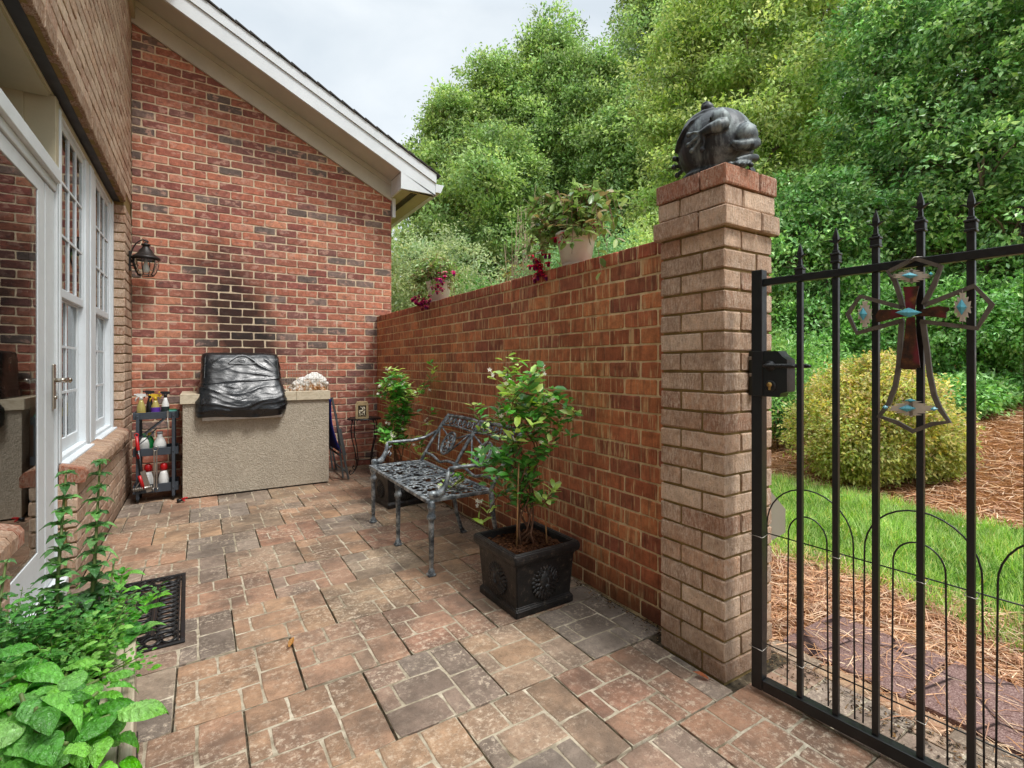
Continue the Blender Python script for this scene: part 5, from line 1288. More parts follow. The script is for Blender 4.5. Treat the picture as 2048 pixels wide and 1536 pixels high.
def make_lobes(nr, n, h, zb, R0, rl, top=.35):
    L = []
    for i in range(n):
        t = (i + .5) / n; z = zb + (h - zb) * t
        rr_ = R0 * (1 - max(0, (t - .35) / .65) ** 2.6 * .85) * (.75 + .25 * min(1, t / .25))
        a = i * 2.399 + nr.uniform(-.4, .4); q = rr_ * (.25 + .6 * nr.random() ** .6)
        s = rl * nr.uniform(.75, 1.25); L.append(((q * math.cos(a), q * math.sin(a), z), (s, s, s * nr.uniform(.65, .9))))
    return L
def tree(name, label, loc, seed, h, zb, R0, rl, nl, per_lobe, per_clump, spread, L, P, r0, mat, group=None, cat='tree', ratio=.5, **kw):
    nr = np.random.default_rng(seed); rr = random.Random(seed)
    t = thing(name, label, cat, loc, rr.uniform(0, 6), group)
    lobes = make_lobes(nr, nl, h, zb, R0, rl)
    mb = MB(); trunk(mb, rr, h * .9, r0, lobes); mb.obj('trunk', M['bark'], t)
    link('crown', crown(nr, lobes, per_lobe, per_clump, (spread, spread, spread * .55), L, ratio, P, **kw), mat, t); return t
def ground_at(u, dd):
    p = at_d(u, 728, dd); p.z = ghgt(p.x, p.y) - .05 if p.x < 30 and p.y < 40 else -.1; return p
OAK = pal('#92b066', '#a2bd74', '#82a058', '#b2ca8a', '#72924c')
LIGHT = pal('#b0c874', '#bcd284', '#a0ba66', '#cadc98', '#8eac58')
HOLLY = pal('#6ea052', '#84b462', '#5c8c46', '#9cc876', '#b4d890')
def put(u, d_): return ground_at(u, d_)
# far oaks behind the wall
def wood_tree(name, label, u, d_, vtop, reach, rl, nl, seed, L, P, r0, mat, group, zb, spread=.28, per=44, leaves=46, ratio=.5, **kw):
    p = put(u, d_); ztop = 1.2 + (728 - vtop) / 1000 * d_; h = ztop - p.z - rl * .75
    return tree(name, label, p, seed, h, zb, max(.3, (reach - rl) / .72), rl, nl, per, leaves, spread, L, P, r0, mat, group, ratio=ratio, **kw)
GO, GM, GH = 'oak trees behind the garden wall', 'light green trees behind the pillar', 'dark hollies behind the gate'
for u, d_, vt, rc, rl, nl, sd, lb in (
        (900, 17, 165, 1.9, .8, 30, 31, 'small mid green oak rising just right of the white eave'),
        (990, 18, 100, 2.2, .9, 34, 36, 'mid green oak between the small oak and the tall pointed oak'),
        (1100, 18.5, 35, 2.6, .95, 42, 32, 'tall mid green oak with pointed top standing against the sky'),
        (1190, 17, 95, 2.0, .85, 32, 38, 'mid green oak on the right shoulder of the tall pointed oak'),
        (985, 15.5, 250, 2.6, .9, 34, 33, 'rounded lower oak in front of the tall pointed oak'),
        (1330, 19, -180, 3.1, 1.2, 44, 34, 'very tall dense oak whose top leaves the picture above the wall'),
        (1240, 15, 190, 1.6, .8, 22, 37, 'bushy oak rising behind the wall just left of the pillar'),
        (1500, 19.5, -150, 3.6, 1.4, 34, 35, 'tall oak filling the gap far behind the bronze frog')):
    wood_tree('oak_tree', lb, u, d_, vt, rc, rl, nl, sd, .135, OAK, .20, M['leaf_soft'], GO, 1.0, .19, 52, 46, out=.6, ctint=.45)
for u, d_, vt, rc, rl, nl, sd, lb in (
        (1370, 11.5, -20, 1.5, .7, 26, 41, 'light yellow green fine leaved tree left of the bronze frog'),
        (1500, 11, -260, 1.9, .8, 34, 42, 'light yellow green fine leaved tree directly behind the bronze frog'),
        (1650, 11.5, -230, 1.9, .8, 34, 43, 'light green fine leaved tree with bare thin trunk showing right of the frog'),
        (1850, 13, -260, 2.4, 1.0, 34, 44, 'light green tree filling the top right behind the hollies')):
    wood_tree('maple_tree', lb, u, d_, vt, rc, rl, nl, sd, .108, LIGHT, .11, M['leaf_soft'], GM, 1.6, .15, 38, 40, inner=.3, out=.5, ctint=.38)
for u, d_, vt, rc, rl, nl, sd, lb in (
        (1620, 8.8, 330, 1.3, .6, 22, 51, 'low dark holly behind the gate latch, lowest of the hollies'),
        (1780, 8.9, -60, 1.45, .7, 34, 52, 'tall dark glossy holly behind the middle of the gate'),
        (1960, 7.9, -200, 1.5, .7, 36, 53, 'tall dark glossy holly above the cross, second from the right edge'),
        (2180, 7.2, -200, 1.6, .7, 36, 54, 'tall dark glossy holly at the right edge of the picture')):
    wood_tree('holly_tree', lb, u, d_, vt, rc, rl, nl, sd, .095, HOLLY, .13, M['leaf'], GH, .8, .105, 34, 34, ratio=.52, ctint=.42, inner=.72, out=1.0, up=.5)

def shrub(name, label, loc, seed, lobes, per_lobe, per_clump, spread, L, P, mat, group=None, cat='shrub', ratio=.5, stems=10, **kw):
    nr = np.random.default_rng(seed); rr = random.Random(seed); t = thing(name, label, cat, loc, 0, group)
    mb = MB()
    for (c, r) in lobes:
        for k in range(max(1, stems // len(lobes))):
            e = Vector(c) + Vector((rr.uniform(-.7, .7) * r[0], rr.uniform(-.7, .7) * r[1], rr.uniform(0, .7) * r[2])); b = Vector((c[0] * .3 + rr.uniform(-.1, .1), c[1] * .3 + rr.uniform(-.1, .1), -.05))
            mb.tube([b, b.lerp(e, .5) + Vector((0, 0, .1)), e], [.018, .012, .004], 5)
    mb.obj('stems', M['bark'], t)
    link('foliage', crown(nr, lobes, per_lobe, per_clump, (spread, spread, spread * .6), L, ratio, P, **kw), mat, t); return t
PALE = pal('#b0c08c', '#9fb27a', '#c0cc9e', '#8da66a', '#b8c494')
MIDG = pal('#74ac58', '#86bc66', '#659c4c', '#98c878')
AZ = pal('#80b458', '#96c66c', '#70a44c', '#acd482')
COVER = pal('#8cc468', '#9cd278', '#7cb458', '#b4de94', '#6ea24c')
GOLD = pal('#ccc468', '#dad486', '#bcb85c', '#a8b85c', '#e2dc9a', '#d0b688', '#9cb058')
shrub('pale_shrub', 'pale grey green shrub above the wall beside the red gable', put(880, 8.4), 61, [((-.5, 0, 2.5), (.75, .7, .9)), ((.35, .1, 2.6), (.85, .7, 1.0)), ((0, -.2, 1.5), (1.3, .9, 1.0)), ((.9, .3, 1.9), (.7, .6, 1.0))], 130, 44, .11, .065, PALE, M['leaf_soft'], ctint=.25, inner=.4)
shrub('green_shrub', 'mid green shrub behind the nearer flower pot', put(1165, 7.2), 62, [((-.2, 0, 2.5), (.75, .6, .9)), ((.5, .1, 2.6), (.7, .6, .9)), ((.1, -.2, 1.5), (1.1, .8, 1.1))], 140, 42, .10, .06, pal('#92b87a', '#82aa6c', '#a6c890', '#749a5c'), M['leaf_soft'], ctint=.25, inner=.4)
shrub('green_shrub', 'light green shrub between the flower pot and the brick pillar', put(1290, 7.6), 63, [((0, 0, 2.3), (.8, .7, 1.0)), ((.5, .2, 2.8), (.8, .6, .9)), ((-.3, -.2, 1.4), (1.0, .8, 1.0))], 140, 42, .10, .06, LIGHT, M['leaf_soft'], ctint=.25, inner=.4)
shrub('green_shrub', 'low bright green shrub between the two flower pots', put(1010, 9.2), 64, [((0, 0, 1.6), (1.2, .9, 1.0)), ((1.0, .2, 1.9), (.9, .8, 1.0)), ((-.6, .3, 2.0), (.8, .8, .9))], 130, 42, .12, .07, MIDG, M['leaf_soft'], ctint=.25, inner=.4)
# half dead shrub with bare stems
ds = thing('bare_shrub', 'half dead shrub with brown leaves and bare pale stems above the wall', 'shrub', put(1040, 7.6)); rr = random.Random(65); nr = np.random.default_rng(65); mb = MB(); ends = []
for k in range(60):
    b = Vector((rr.uniform(-.2, .2), rr.uniform(-.2, .2), .5)); e = Vector((rr.uniform(-.42, .42), rr.uniform(-.4, .4), rr.uniform(2.4, 4.0))); e.x += (e.z - 2.6) * .28
    m = b.lerp(e, .55) + Vector((rr.uniform(-.1, .1), rr.uniform(-.1, .1), 0)); mb.tube([b, m, e], [.012, .008, .003], 4); ends += [m.lerp(e, t) for t in (.2, .5)] if e.z < 3.4 else []
    for _ in range(3): s = m.lerp(e, rr.uniform(.1, .8)); mb.tube([s, s + Vector((rr.uniform(-.15, .15), rr.uniform(-.15, .15), rr.uniform(.1, .35)))], [.005, .002], 4)
mb.obj('bare_stems', simple('pale_dead_wood', '#a08e74', .9, 0, .2), ds)
pts = np.repeat(np.array([tuple(e) for e in ends]), 26, 0); pts = pts + nr.normal(0, .09, pts.shape)
link('dry_leaves', leaves_mesh('dry_leaves', pts, nr.normal(0, 1, pts.shape), nr.normal(0, 1, pts.shape), nr.uniform(.03, .07, len(pts)), nr.uniform(.012, .03, len(pts)), tints(nr, len(pts), pal('#a8894e', '#8c6f3c', '#b89c62', '#8a8a4a'))), M['leaf_soft'], ds)
# beyond the gate
gb = put(1745, 4.95 / 1.0); gb.z = -.02
shrub('golden_shrub', 'round clipped golden yellow shrub beyond the gate', at_z(1745, 930, .15) * 1.0 - Vector((0, 0, .15)), 71, [((0, 0, .60), (.68, .70, .66)), ((-.25, .12, .48), (.56, .6, .50)), ((.28, -.12, .46), (.52, .56, .46)), ((.1, .2, .8), (.45, .45, .42)), ((-.2, -.25, .72), (.42, .42, .40)), ((.5, .2, .35), (.3, .3, .3)), ((-.5, -.1, .4), (.3, .3, .34)), ((.05, -.1, 1.06), (.26, .26, .22)), ((.3, -.35, .35), (.3, .3, .3))], 330, 24, .055, .042, GOLD, M['leaf_soft'], ratio=.5, inner=.70, ctint=.34, old=(.70, .75, hexc('#a4b45c')))
azp = put(1590, 7.0)
shrub('azalea', 'leafy light green azalea behind the gate latch and the golden shrub', azp, 72, [((-.5, 0, .75), (.75, .7, .62)), ((.35, .1, .8), (.8, .7, .66)), ((1.0, .2, .7), (.6, .6, .6))], 120, 26, .10, .085, AZ, M['leaf'], ratio=.34, inner=.6, up=.5)
for u, d_, sd, lb, zz in ((1690, 8.2, 73, 'bright green ground cover shrub behind the golden shrub', .55), (1840, 7.8, 74, 'bright green spreading shrub right of the golden shrub', .55), (1990, 7.2, 75, 'bright green spreading shrub at the right edge below the hollies', .5), (2150, 6.6, 76, 'bright green spreading shrub outside the right end of the gate', .45), (1930, 6.55, 77, 'low bright green shrub in front of the spreading shrub at right', .22)):
    p = put(u, d_)
    shrub('spreading_shrub', lb, p, sd, [((0, 0, zz), (.85, .8, .75)), ((-.5, .2, zz + .45), (.65, .6, .65)), ((.45, .1, zz + .4), (.7, .65, .65))] if sd != 77 else [((0, 0, .2), (.55, .4, .25)), ((.35, 0, .22), (.4, .4, .25))], 170, 28, .085, .075, COVER, M['leaf'], 'bright green shrubs on the bank beyond the lawn', ratio=.5, inner=.65)
sp_ = at_z(1566, 905, .05)
shrub('small_shrub', 'small dark shrub with hanging leaf sprays just right of the gate latch post', sp_, 78, [((0, 0, .35), (.22, .22, .28)), ((.05, 0, .62), (.2, .2, .2))], 22, 16, .07, .075, pal('#3f7a35', '#5a9648', '#2f6029'), M['leaf'], ratio=.34, droop=.8)
# far wood so no bare horizon shows between the trees
nr = np.random.default_rng(90); lob = []
for i in range(46):
    u = -200 + i * 60; d_ = 26 + nr.uniform(-3, 3)
    if u < 760: continue
    p = at_d(u, 728, d_); lob.append(((p.x, p.y, nr.uniform(1.5, 3)), (2.6, 2.6, 2.8))); lob.append(((p.x, p.y, nr.uniform(5, 7.5)), (2.4, 2.4, 2.6)))
    if u > 1250: lob.append(((p.x, p.y, nr.uniform(10, 13)), (2.6, 2.6, 2.8)))
o = link('far_woods', crown(nr, lob, 30, 40, (.5, .5, .35), .34, .55, OAK), M['leaf_soft']); tag(o, 'dense woods closing the view behind all the trees', 'woods', kind='stuff')

# ------------------------------------------------------------------ potted jasmine
def jasmine(name, label, pl, seed, H, wid, n_leaf, lob, side, L=.068):
    nr = np.random.default_rng(seed); rr = random.Random(seed); t = thing(name, label, 'potted shrub', tuple(pl.location + Vector((0, 0, .285))), 0, 'jasmine shrubs in the black planters')
    for k, (x, y, h) in enumerate(((-.075, -.03, .42), (.085, -.075, .40), (.0, .07, .5))):
        mb = MB(); mb.tube([(x, y, -.06), (x * .75, y * .8, h)], .0045, 6); mb.obj('cane', M['cane'], t)
    anchors = []; mb = MB()
    for k in range(7):
        a = rr.uniform(0, 6.28); p = Vector((rr.uniform(-.05, .05), rr.uniform(-.05, .05), -.01)); pts = [p.copy()]; ht = H * rr.uniform(.75, 1.02)
        for i in range(12):
            t_ = (i + 1) / 12; rad = .05 + wid * .42 * max(0, (t_ - .3)) * rr.uniform(.4, 1.2); a += rr.uniform(.3, .9)
            pts.append(Vector((rad * math.cos(a) * .8, rad * math.sin(a) * .8, ht * t_)))
        mb.tube(pts, [.006 - .0004 * i for i in range(13)], 5)
        for q, w in zip(pts[3:], range(3, 14)): anchors.append((q, 1))
    for s in side:   # straggling shoots
        pts = [Vector(p) for p in s]; mb.tube(pts, [.004, .003, .002] + [.002] * (len(pts) - 3), 5)
        for a_, b_ in zip(pts, pts[1:]):
            for i in range(4): anchors.append((a_.lerp(b_, (i + 1) / 4), .35))
    mb.obj('stems', M['stem_brown'], t)
    # crown anchors: clumps, fuller at the top
    for (c, r, n) in lob:
        for k in range(n):
            d = Vector((rr.gauss(0, 1), rr.gauss(0, 1), rr.gauss(0, 1))).normalized() * rr.random() ** .45
            anchors.append((Vector((c[0] * .85 + d.x * r[0], -c[0] * .53 + d.y * r[0], c[1] + d.z * r[1])), .8))
    P, D, U, T, Ls = [], [], [], [], []
    per = max(3, int(n_leaf / len(anchors)))
    pl_ = pal('#5a9a42', '#6cac50', '#488638', '#84c064'); young = pal('#bcd86c', '#cee688', '#a8cc5e')
    for q, w in anchors:
        yg = rr.random() < (.10 + .22 * (q.z > H * .75) + .25 * (w < .5)); ax = Vector((rr.uniform(-1, 1), rr.uniform(-1, 1), rr.uniform(.1, 1))).normalized()
        for k in range(per):
            a = k * 2.4 + rr.uniform(-.4, .4); d = Vector((math.cos(a), math.sin(a), rr.uniform(-.35, .5))) + ax * .6
            P.append(q + ax * (k * .011) + Vector((rr.gauss(0, .012), rr.gauss(0, .012), rr.gauss(0, .012)))); D.append(d); U.append(Vector((rr.gauss(0, .35), rr.gauss(0, .35), 1)))
            c = (young if yg else pl_)[rr.randrange(3)] * rr.uniform(.8, 1.2); T.append(c); Ls.append(L * rr.uniform(.6, 1.2))
    Ls = np.array(Ls)
    link('leaves', leaves_mesh('leaves', np.array([tuple(p) for p in P]), np.array([tuple(p) for p in D]), np.array([tuple(p) for p in U]), Ls, Ls * .5, np.array(T), 'oval', True), M['leaf'], t)
    for q, w in rr.sample(anchors, 34):
        if q.z < H * .3 and w > .5: continue
        c0 = q + Vector((rr.gauss(0, .03), rr.gauss(0, .03), .02 + rr.random() * .02)); P, D, U, T = [], [], [], []
        for f_ in range(rr.randint(1, 4)):
            c = c0 + Vector((rr.gauss(0, .012), rr.gauss(0, .012), rr.gauss(0, .012))); nrm = Vector((rr.gauss(-.4, .5), rr.gauss(-.6, .5), rr.gauss(.3, .5))).normalized(); e1 = nrm.orthogonal().normalized(); e2 = nrm.cross(e1)
            for k in range(5):
                a = k * 2 * PI / 5; d = e1 * math.cos(a) + e2 * math.sin(a) + nrm * .15; P.append(c); D.append(d); U.append(nrm); T.append(np.array(hexc('#f0eddf')) * rr.uniform(.85, 1))
        ar = lambda A: np.array([tuple(p) for p in A])
        link('flower_cluster', leaves_mesh('flower_cluster', ar(P), ar(D), ar(U), np.full(len(P), .015), np.full(len(P), .008), np.array(T), 'rhomb'), M['petal'], t)
    return t
b1_ = pl1.location + Vector((0, 0, .285)); W_ = lambda p: tuple(p - b1_)
jasmine('jasmine_shrub', 'bushy flowering jasmine with glossy leaves in the nearest black planter', pl1, 101, .88, .40, 1200, [((.02, .66), (.20, .17), 62), ((.0, .84), (.12, .06), 10), ((-.17, .40), (.12, .12), 22), ((-.03, .30), (.10, .10), 10), ((.17, .56), (.08, .08), 10)],
        [((-.02, 0, .45), W_(at_d(985, 870, 2.95)), W_(at_d(930, 955, 3.05)), W_(at_d(890, 985, 3.10))), ((.0, 0, .6), W_(at_d(965, 870, 2.8)), W_(at_d(950, 815, 2.85))), ((0, 0, .15), W_(at_d(1000, 985, 2.75)), W_(at_d(965, 1045, 2.75))), ((0, 0, .65), W_(at_d(1110, 800, 2.5)), W_(at_d(1155, 832, 2.45))), ((.05, 0, .75), W_(at_d(1020, 780, 2.6)), W_(at_d(1012, 722, 2.6))), ((0, 0, .2), W_(at_d(1085, 1010, 2.5)), W_(at_d(1105, 985, 2.5))), ((0, 0, .35), W_(at_d(1070, 920, 2.5)), W_(at_d(1098, 892, 2.5)))])
b1_ = pl2.location + Vector((0, 0, .285))
jasmine('jasmine_shrub', 'slimmer jasmine with glossy leaves in the black planter behind the bench', pl2, 102, .84, .28, 1100, [((-.03, .66), (.13, .16), 40), ((.0, .42), (.10, .12), 18), ((-.10, .30), (.09, .10), 12)],
        [((0, 0, .62), W_(at_d(845, 790, 4.3)), W_(at_d(868, 735, 4.3))), ((0, 0, .3), W_(at_d(775, 890, 4.2)), W_(at_d(764, 872, 4.1))), ((0, 0, .3), W_(at_d(838, 920, 4.2)), W_(at_d(858, 828, 4.2)))])

# ------------------------------------------------------------------ fuchsias in the wall pots
def fuchsia(name, label, pt, seed, left, right, up, nfl, pink, spec):
    nr = np.random.default_rng(seed); rr = random.Random(seed); o = pt.location + Vector((0, 0, .17)); t = thing(name, label, 'flowering plant', tuple(o), 0, 'fuchsias in the wall pots')
    # y axis of the wall runs away from the camera: image left is +y
    mb = MB(); P, D, U, T, Ls = [], [], [], [], []; tips_ = []
    for k in range(84):
        y = rr.uniform(-right, left); x = rr.uniform(-.21, .12); arch = rr.uniform(.06, up); drop = rr.uniform(-.02, .19) * (abs(y) / max(left, right)) * 2
        pts = [Vector((0, 0, 0)), Vector((x * .4, y * .4, arch * .9)), Vector((x * .8, y * .8, arch * .8 - drop * .3)), Vector((x, y, arch * .5 - drop))]
        mb.tube(pts, [.003, .0025, .002, .0015], 4); tips_.append(pts[-1])
        for a_, b_ in zip(pts, pts[1:]):
            for i in range(6):
                q = a_.lerp(b_, rr.random()); P.append(q); D.append(Vector((rr.gauss(0, 1), rr.gauss(0, 1), rr.gauss(-.2, .5)))); U.append(Vector((rr.gauss(0, .4), rr.gauss(0, .4), 1))); Ls.append(rr.uniform(.036, .066) * (1.25 if seed == 111 else 1)); T.append(pal('#7a9c52', '#8cae60', '#668846', '#a8c478', '#9a8c5c')[rr.randrange(5)] * rr.uniform(.75, 1.2))
    mb.obj('stems', M['stem_brown'], t); Ls = np.array(Ls)
    arr = lambda A: np.array([tuple(p) for p in A])
    link('leaves', leaves_mesh('leaves', arr(P), arr(D), arr(U), Ls, Ls * .45, np.array(T), 'oval', True), M['leaf'], t)
    for (c, n) in spec:
        P, D, U, T, L2 = [], [], [], [], []; mbs = MB()
        for i in range(n):
            q = Vector(c) + Vector((rr.gauss(0, .02), rr.gauss(0, .035), rr.gauss(0, .03)))
            mbs.tube([q + Vector((0, 0, .05)), q + Vector((0, 0, .012))], .0012, 4)
            for k in range(4): a = k * PI / 2 + rr.random(); P.append(q + Vector((0, 0, .012))); D.append(Vector((math.cos(a), math.sin(a), -.35))); U.append(Vector((0, 0, 1))); T.append(np.array(hexc(pink)) * rr.uniform(.8, 1.2)); L2.append(.030)
            for k in range(5): a = k * 2 * PI / 5; P.append(q + Vector((0, 0, .006))); D.append(Vector((math.cos(a) * .35, math.sin(a) * .35, -1))); U.append(Vector((math.cos(a), math.sin(a), .2))); T.append(np.array(hexc('#7a1f6a' if rr.random() < .5 else '#8f1638')) * rr.uniform(.8, 1.2)); L2.append(.030)
        fl = link('blossom', leaves_mesh('blossom', arr(P), arr(D), arr(U), np.array(L2), np.full(len(P), .019), np.array(T), 'oval', True), M['petal'], t)
        mbs.obj('flower_stalk', M['stem'], fl)
    return t
fuchsia('fuchsia', 'leafy fuchsia with red flowers in the pot nearer the pillar', pot1, 111, .40, .42, .34, 8, '#d01f42', [((-.125, .16, -.12), 7), ((-.125, .22, -.14), 6), ((-.125, .25, -.19), 4), ((-.13, .02, .0), 2), ((-.13, -.05, .002), 2), ((-.05, -.24, .0), 1), ((-.04, .42, -.10), 2), ((-.125, .14, -.21), 4), ((-.1, .28, -.09), 4)])
fuchsia('fuchsia', 'smaller fuchsia with magenta flowers in the pot nearer the gable', pot2, 112, .30, .34, .28, 8, '#dc2a78', [((-.125, .26, -.10), 7), ((-.125, .18, -.14), 10), ((-.125, .06, -.16), 10), ((-.13, -.06, -.18), 7), ((-.10, -.20, -.06), 6), ((-.10, -.32, .0), 6), ((-.10, -.42, .05), 3)])

# ------------------------------------------------------------------ herb planter
hp = thing('herb_planter', 'raised weathered wooden herb planter on a black base by the glass door', 'planter box', (-.346, 1.118, 0), .08)
bx0, bx1, by0, by1, bzt = -.24, .24, -.60, .60, .50
mb = MB()
for a, b in (((bx1 - .022, by0, .20), (bx1, by1, bzt)), ((bx0, by0, .20), (bx0 + .022, by1, bzt)), ((bx0 + .0225, by0, .20), (bx1 - .0225, by0 + .022, bzt - .002)), ((bx0 + .0225, by1 - .022, .20), (bx1 - .0225, by1, bzt - .002))): mb.box(a, b, .004)
mb.box((bx1 - .060, by0 + .023, bzt - .03), (bx1 - .0225, by1 - .023, bzt - .004), .004)
mb.obj('cedar_box', M['wood'], hp)
mb = MB(); mb.box((bx0 - .002, by0 + .02, .02), (bx1 + .004, by1 - .03, .198), .006); mb.obj('base_tub', M['plastic_black'], hp)
mb = MB(); nr = np.random.default_rng(7); n = 24; v = []
for i in range(n + 1):
    for j in range(n + 1): v.append((bx0 + .02 + (bx1 - bx0 - .04) * i / n, by0 + .02 + (by1 - by0 - .04) * j / n, .462 + nr.uniform(-.008, .01)))
mb.add(v, [(i * (n + 1) + j, (i + 1) * (n + 1) + j, (i + 1) * (n + 1) + j + 1, i * (n + 1) + j + 1) for i in range(n) for j in range(n)], True); mb.obj('soil', M['soil'], hp)
def big_leaf(VV, FF, TT, base, d, up, L, W, cup, curl, tint, rr, puck=.06, ser=0):
    # a broad leaf as a fine grid: cupped across, curled along, puckered between the veins
    nu, nv = 16, 10; d = d.normalized(); up = (up - d * up.dot(d)).normalized(); s = d.cross(up); o = len(VV); ph = rr.uniform(0, 6)
    for i in range(nu + 1):
        t = i / nu; w = W * (math.sin(PI * t ** .80) ** .85 * (1 - .08 * t) + .012) * .5
        cen = base + d * (L * (t - .18 * curl * t * t)) + up * (L * (.16 * math.sin(PI * t * .6) - curl * .55 * t ** 2.2))
        for j in range(nv + 1):
            q = (j / nv - .5) * 2; ww = w * (1 + (ser * (1 if i % 2 else -1) if abs(q) == 1 else 0))
            z = cup * w * (abs(q) ** 1.5) + puck * L * .5 * (abs(math.sin(t * 17 - abs(q) * 3.0)) - .5) * min(1, 4 * (1 - abs(q))) * min(1, abs(q) * 3) * 1.6 - (.02 * L if j == nv // 2 else 0) + .02 * L * math.sin(9 * t + ph + q * 2) * abs(q)
            VV.append(cen + s * (q * ww) + up * z)
    for i in range(nu):
        for j in range(nv):
            a = o + i * (nv + 1) + j; FF += [(a, a + 1, a + nv + 2), (a, a + nv + 2, a + nv + 1)]; q2 = abs(((j + .5) / nv - .5) * 2); k = rr.uniform(.96, 1.04) * (.84 + .24 * abs(math.sin((i + .5) / nu * 17 - q2 * 3.0))) * (1.25 if nv // 2 - 1 <= j <= nv // 2 and rr.random() < .6 else 1); TT += [tuple(x * k for x in tint)] * 2
def leafy(name, V, F, T, mat, parent, off):
    o = Vector(off); A = np.array([tuple(p - o) for p in V]); return link(name, tri_mesh(name, A, np.array(F), np.array(T), True), mat, parent)
def basil(name, label, base, seed, n, spread, h, Lm):
    rr = random.Random(seed); t = thing(name, label, 'herb', base, 0, 'basil plants in the herb planter'); B = Vector(base); mb = MB(); V, F, T = [], [], []
    for k in range(n):
        a = k * 2.4 + rr.uniform(-.5, .5); r = spread * (k / n) ** .6; tip = Vector((r * math.cos(a), r * math.sin(a) * 1.1, h * rr.uniform(.65, 1.05) * (1 - .45 * (r / spread) ** 2)))
        mb.tube([Vector((tip.x * .2, tip.y * .2, -.01)), tip * .6 + Vector((0, 0, h * .2)), tip], [.005, .004, .003], 6)
        for w in range(7):
            aa = a + w * 2.2 + rr.uniform(-.4, .4); dn = .15 if w < 2 else rr.uniform(-.35, .25)
            d = Vector((math.cos(aa), math.sin(aa), dn)); L = Lm * rr.uniform(.55, 1.15) * (.5 if w == 6 else 1)
            tint = mulc(hexc(rr.choice(['#5fa634', '#70b840', '#509530', '#86c654'])), rr.uniform(.8, 1.2))
            big_leaf(V, F, T, B + tip - Vector((0, 0, .014 * w)) + d * .012, d, Vector((rr.gauss(0, .3), rr.gauss(0, .3), 1)), L, L * rr.uniform(.58, .70), rr.uniform(-.55, -.1), rr.uniform(.4, 1.5), tint, rr, .13)
    mb.obj('stems', M['stem'], t); leafy('leaves', V, F, T, M['leaf_herb'], t, base); return t
basil('basil_plant', 'large leaved basil plant hanging over the near edge of the herb planter', (-.235, 1.13, .47), 121, 16, .120, .19, .082)
basil('basil_plant', 'large leaved basil plant at the left rear beside the biggest basil', (-.36, 1.34, .47), 122, 13, .11, .19, .074)
basil('basil_plant', 'basil plant half cut off by the bottom left corner of the picture', (-.40, 1.10, .47), 123, 12, .12, .20, .082)
basil('basil_plant', 'basil plant in the middle of the herb planter in front of the mint', (-.245, 1.31, .47), 124, 11, .080, .14, .064)
def mint(name, label, base, tops, seed, L):
    rr = random.Random(seed); t = thing(name, label, 'herb', base, 0); B = Vector(base); mb = MB(); V, F, T = [], [], []
    for tp in tops:
        tp = Vector(tp); mid = (B + tp) / 2 + Vector((0, 0, .01)); pts = [B, mid, tp]; mb.tube([p - B for p in pts], [.0035, .003, .002], 6)
        for i, s in enumerate((.35, .55, .72, .86, .96, 1.0)):
            p = B.lerp(mid, s * 2) if s < .5 else mid.lerp(tp, s * 2 - 1); a0 = i * PI / 2 + rr.uniform(-.3, .3)
            for k in range(2 if i < 5 else 4):
                a = a0 + k * PI if i < 5 else a0 + k * PI / 2; d = Vector((math.cos(a), math.sin(a), .25 if i < 5 else .9)); l = L * (1 - .12 * abs(i - 3)) * rr.uniform(.85, 1.1) * (.5 if i == 5 else 1)
                big_leaf(V, F, T, p + d * .004, d, Vector((0, 0, 1)), l, l * .58, .25, rr.uniform(.3, .9), mulc(hexc(rr.choice(['#4f9a35', '#62ac40', '#7cc04c'])), rr.uniform(.85, 1.15)), rr, .05, .06)
    mb.obj('stems', M['stem'], t); leafy('leaves', V, F, T, M['leaf_herb'], t, base); return t
mint('mint_plant', 'mint sprig leaning out over the paving and the door mat', (-.19, 1.58, .46), [at_d(244, 1150, 1.42), at_d(300, 1200, 1.42), at_d(280, 1265, 1.30)], 131, .065)
mint('mint_plant', 'mint stems in the middle of the herb planter', (-.22, 1.56, .46), [at_d(215, 1185, 1.38), at_d(185, 1235, 1.3), at_d(140, 1260, 1.22)], 132, .055)
def oregano(name, label, base, top, seed, L, whorls, group=None):
    rr = random.Random(seed); t = thing(name, label, 'herb', base, 0, group); B = Vector(base); tp = Vector(top); mb = MB(); V, F, T = [], [], []
    mid = B.lerp(tp, .5) + Vector((rr.uniform(-.01, .01), rr.uniform(-.01, .01), 0)); mb.tube([Vector((0, 0, 0)), mid - B, tp - B], [.005, .004, .002], 6)
    for i in range(whorls):
        s = .10 + .90 * i / (whorls - 1); p = B.lerp(mid, s * 2) if s < .5 else mid.lerp(tp, s * 2 - 1); a0 = i * PI / 2 + rr.uniform(-.2, .2); l0 = L * (1.1 - .62 * s)
        for k in range(2):
            for m_ in range(4):
                a = a0 + k * PI + (0, -.8, .8, rr.uniform(-.4, .4))[m_]; d = Vector((math.cos(a), math.sin(a), (.1, .35, .35, .9)[m_])); l = l0 * rr.uniform(.8, 1.1) * (1, .8, .8, .5)[m_]
                big_leaf(V, F, T, p + d * .003, d, Vector((0, 0, 1)), l, l * .62, .3, rr.uniform(.6, 1.4), mulc(hexc(rr.choice(['#4a8040', '#5a9148', '#3c6c34', '#72a858'])), rr.uniform(.85, 1.2)), rr, .02)
    mb.obj('stem', M['stem'], t); leafy('leaves', V, F, T, M['leaf_herb'], t, base); return t
og = 'oregano stalks in the herb planter'
oregano('oregano', 'left of the two tall leafy oregano stalks by the door', (-.30, 1.56, .46), at_d(132, 948, 1.25), 141, .064, 15, og)
oregano('oregano', 'right of the two tall leafy oregano stalks by the door', (-.245, 1.63, .46), at_d(200, 925, 1.34), 142, .064, 14, og)
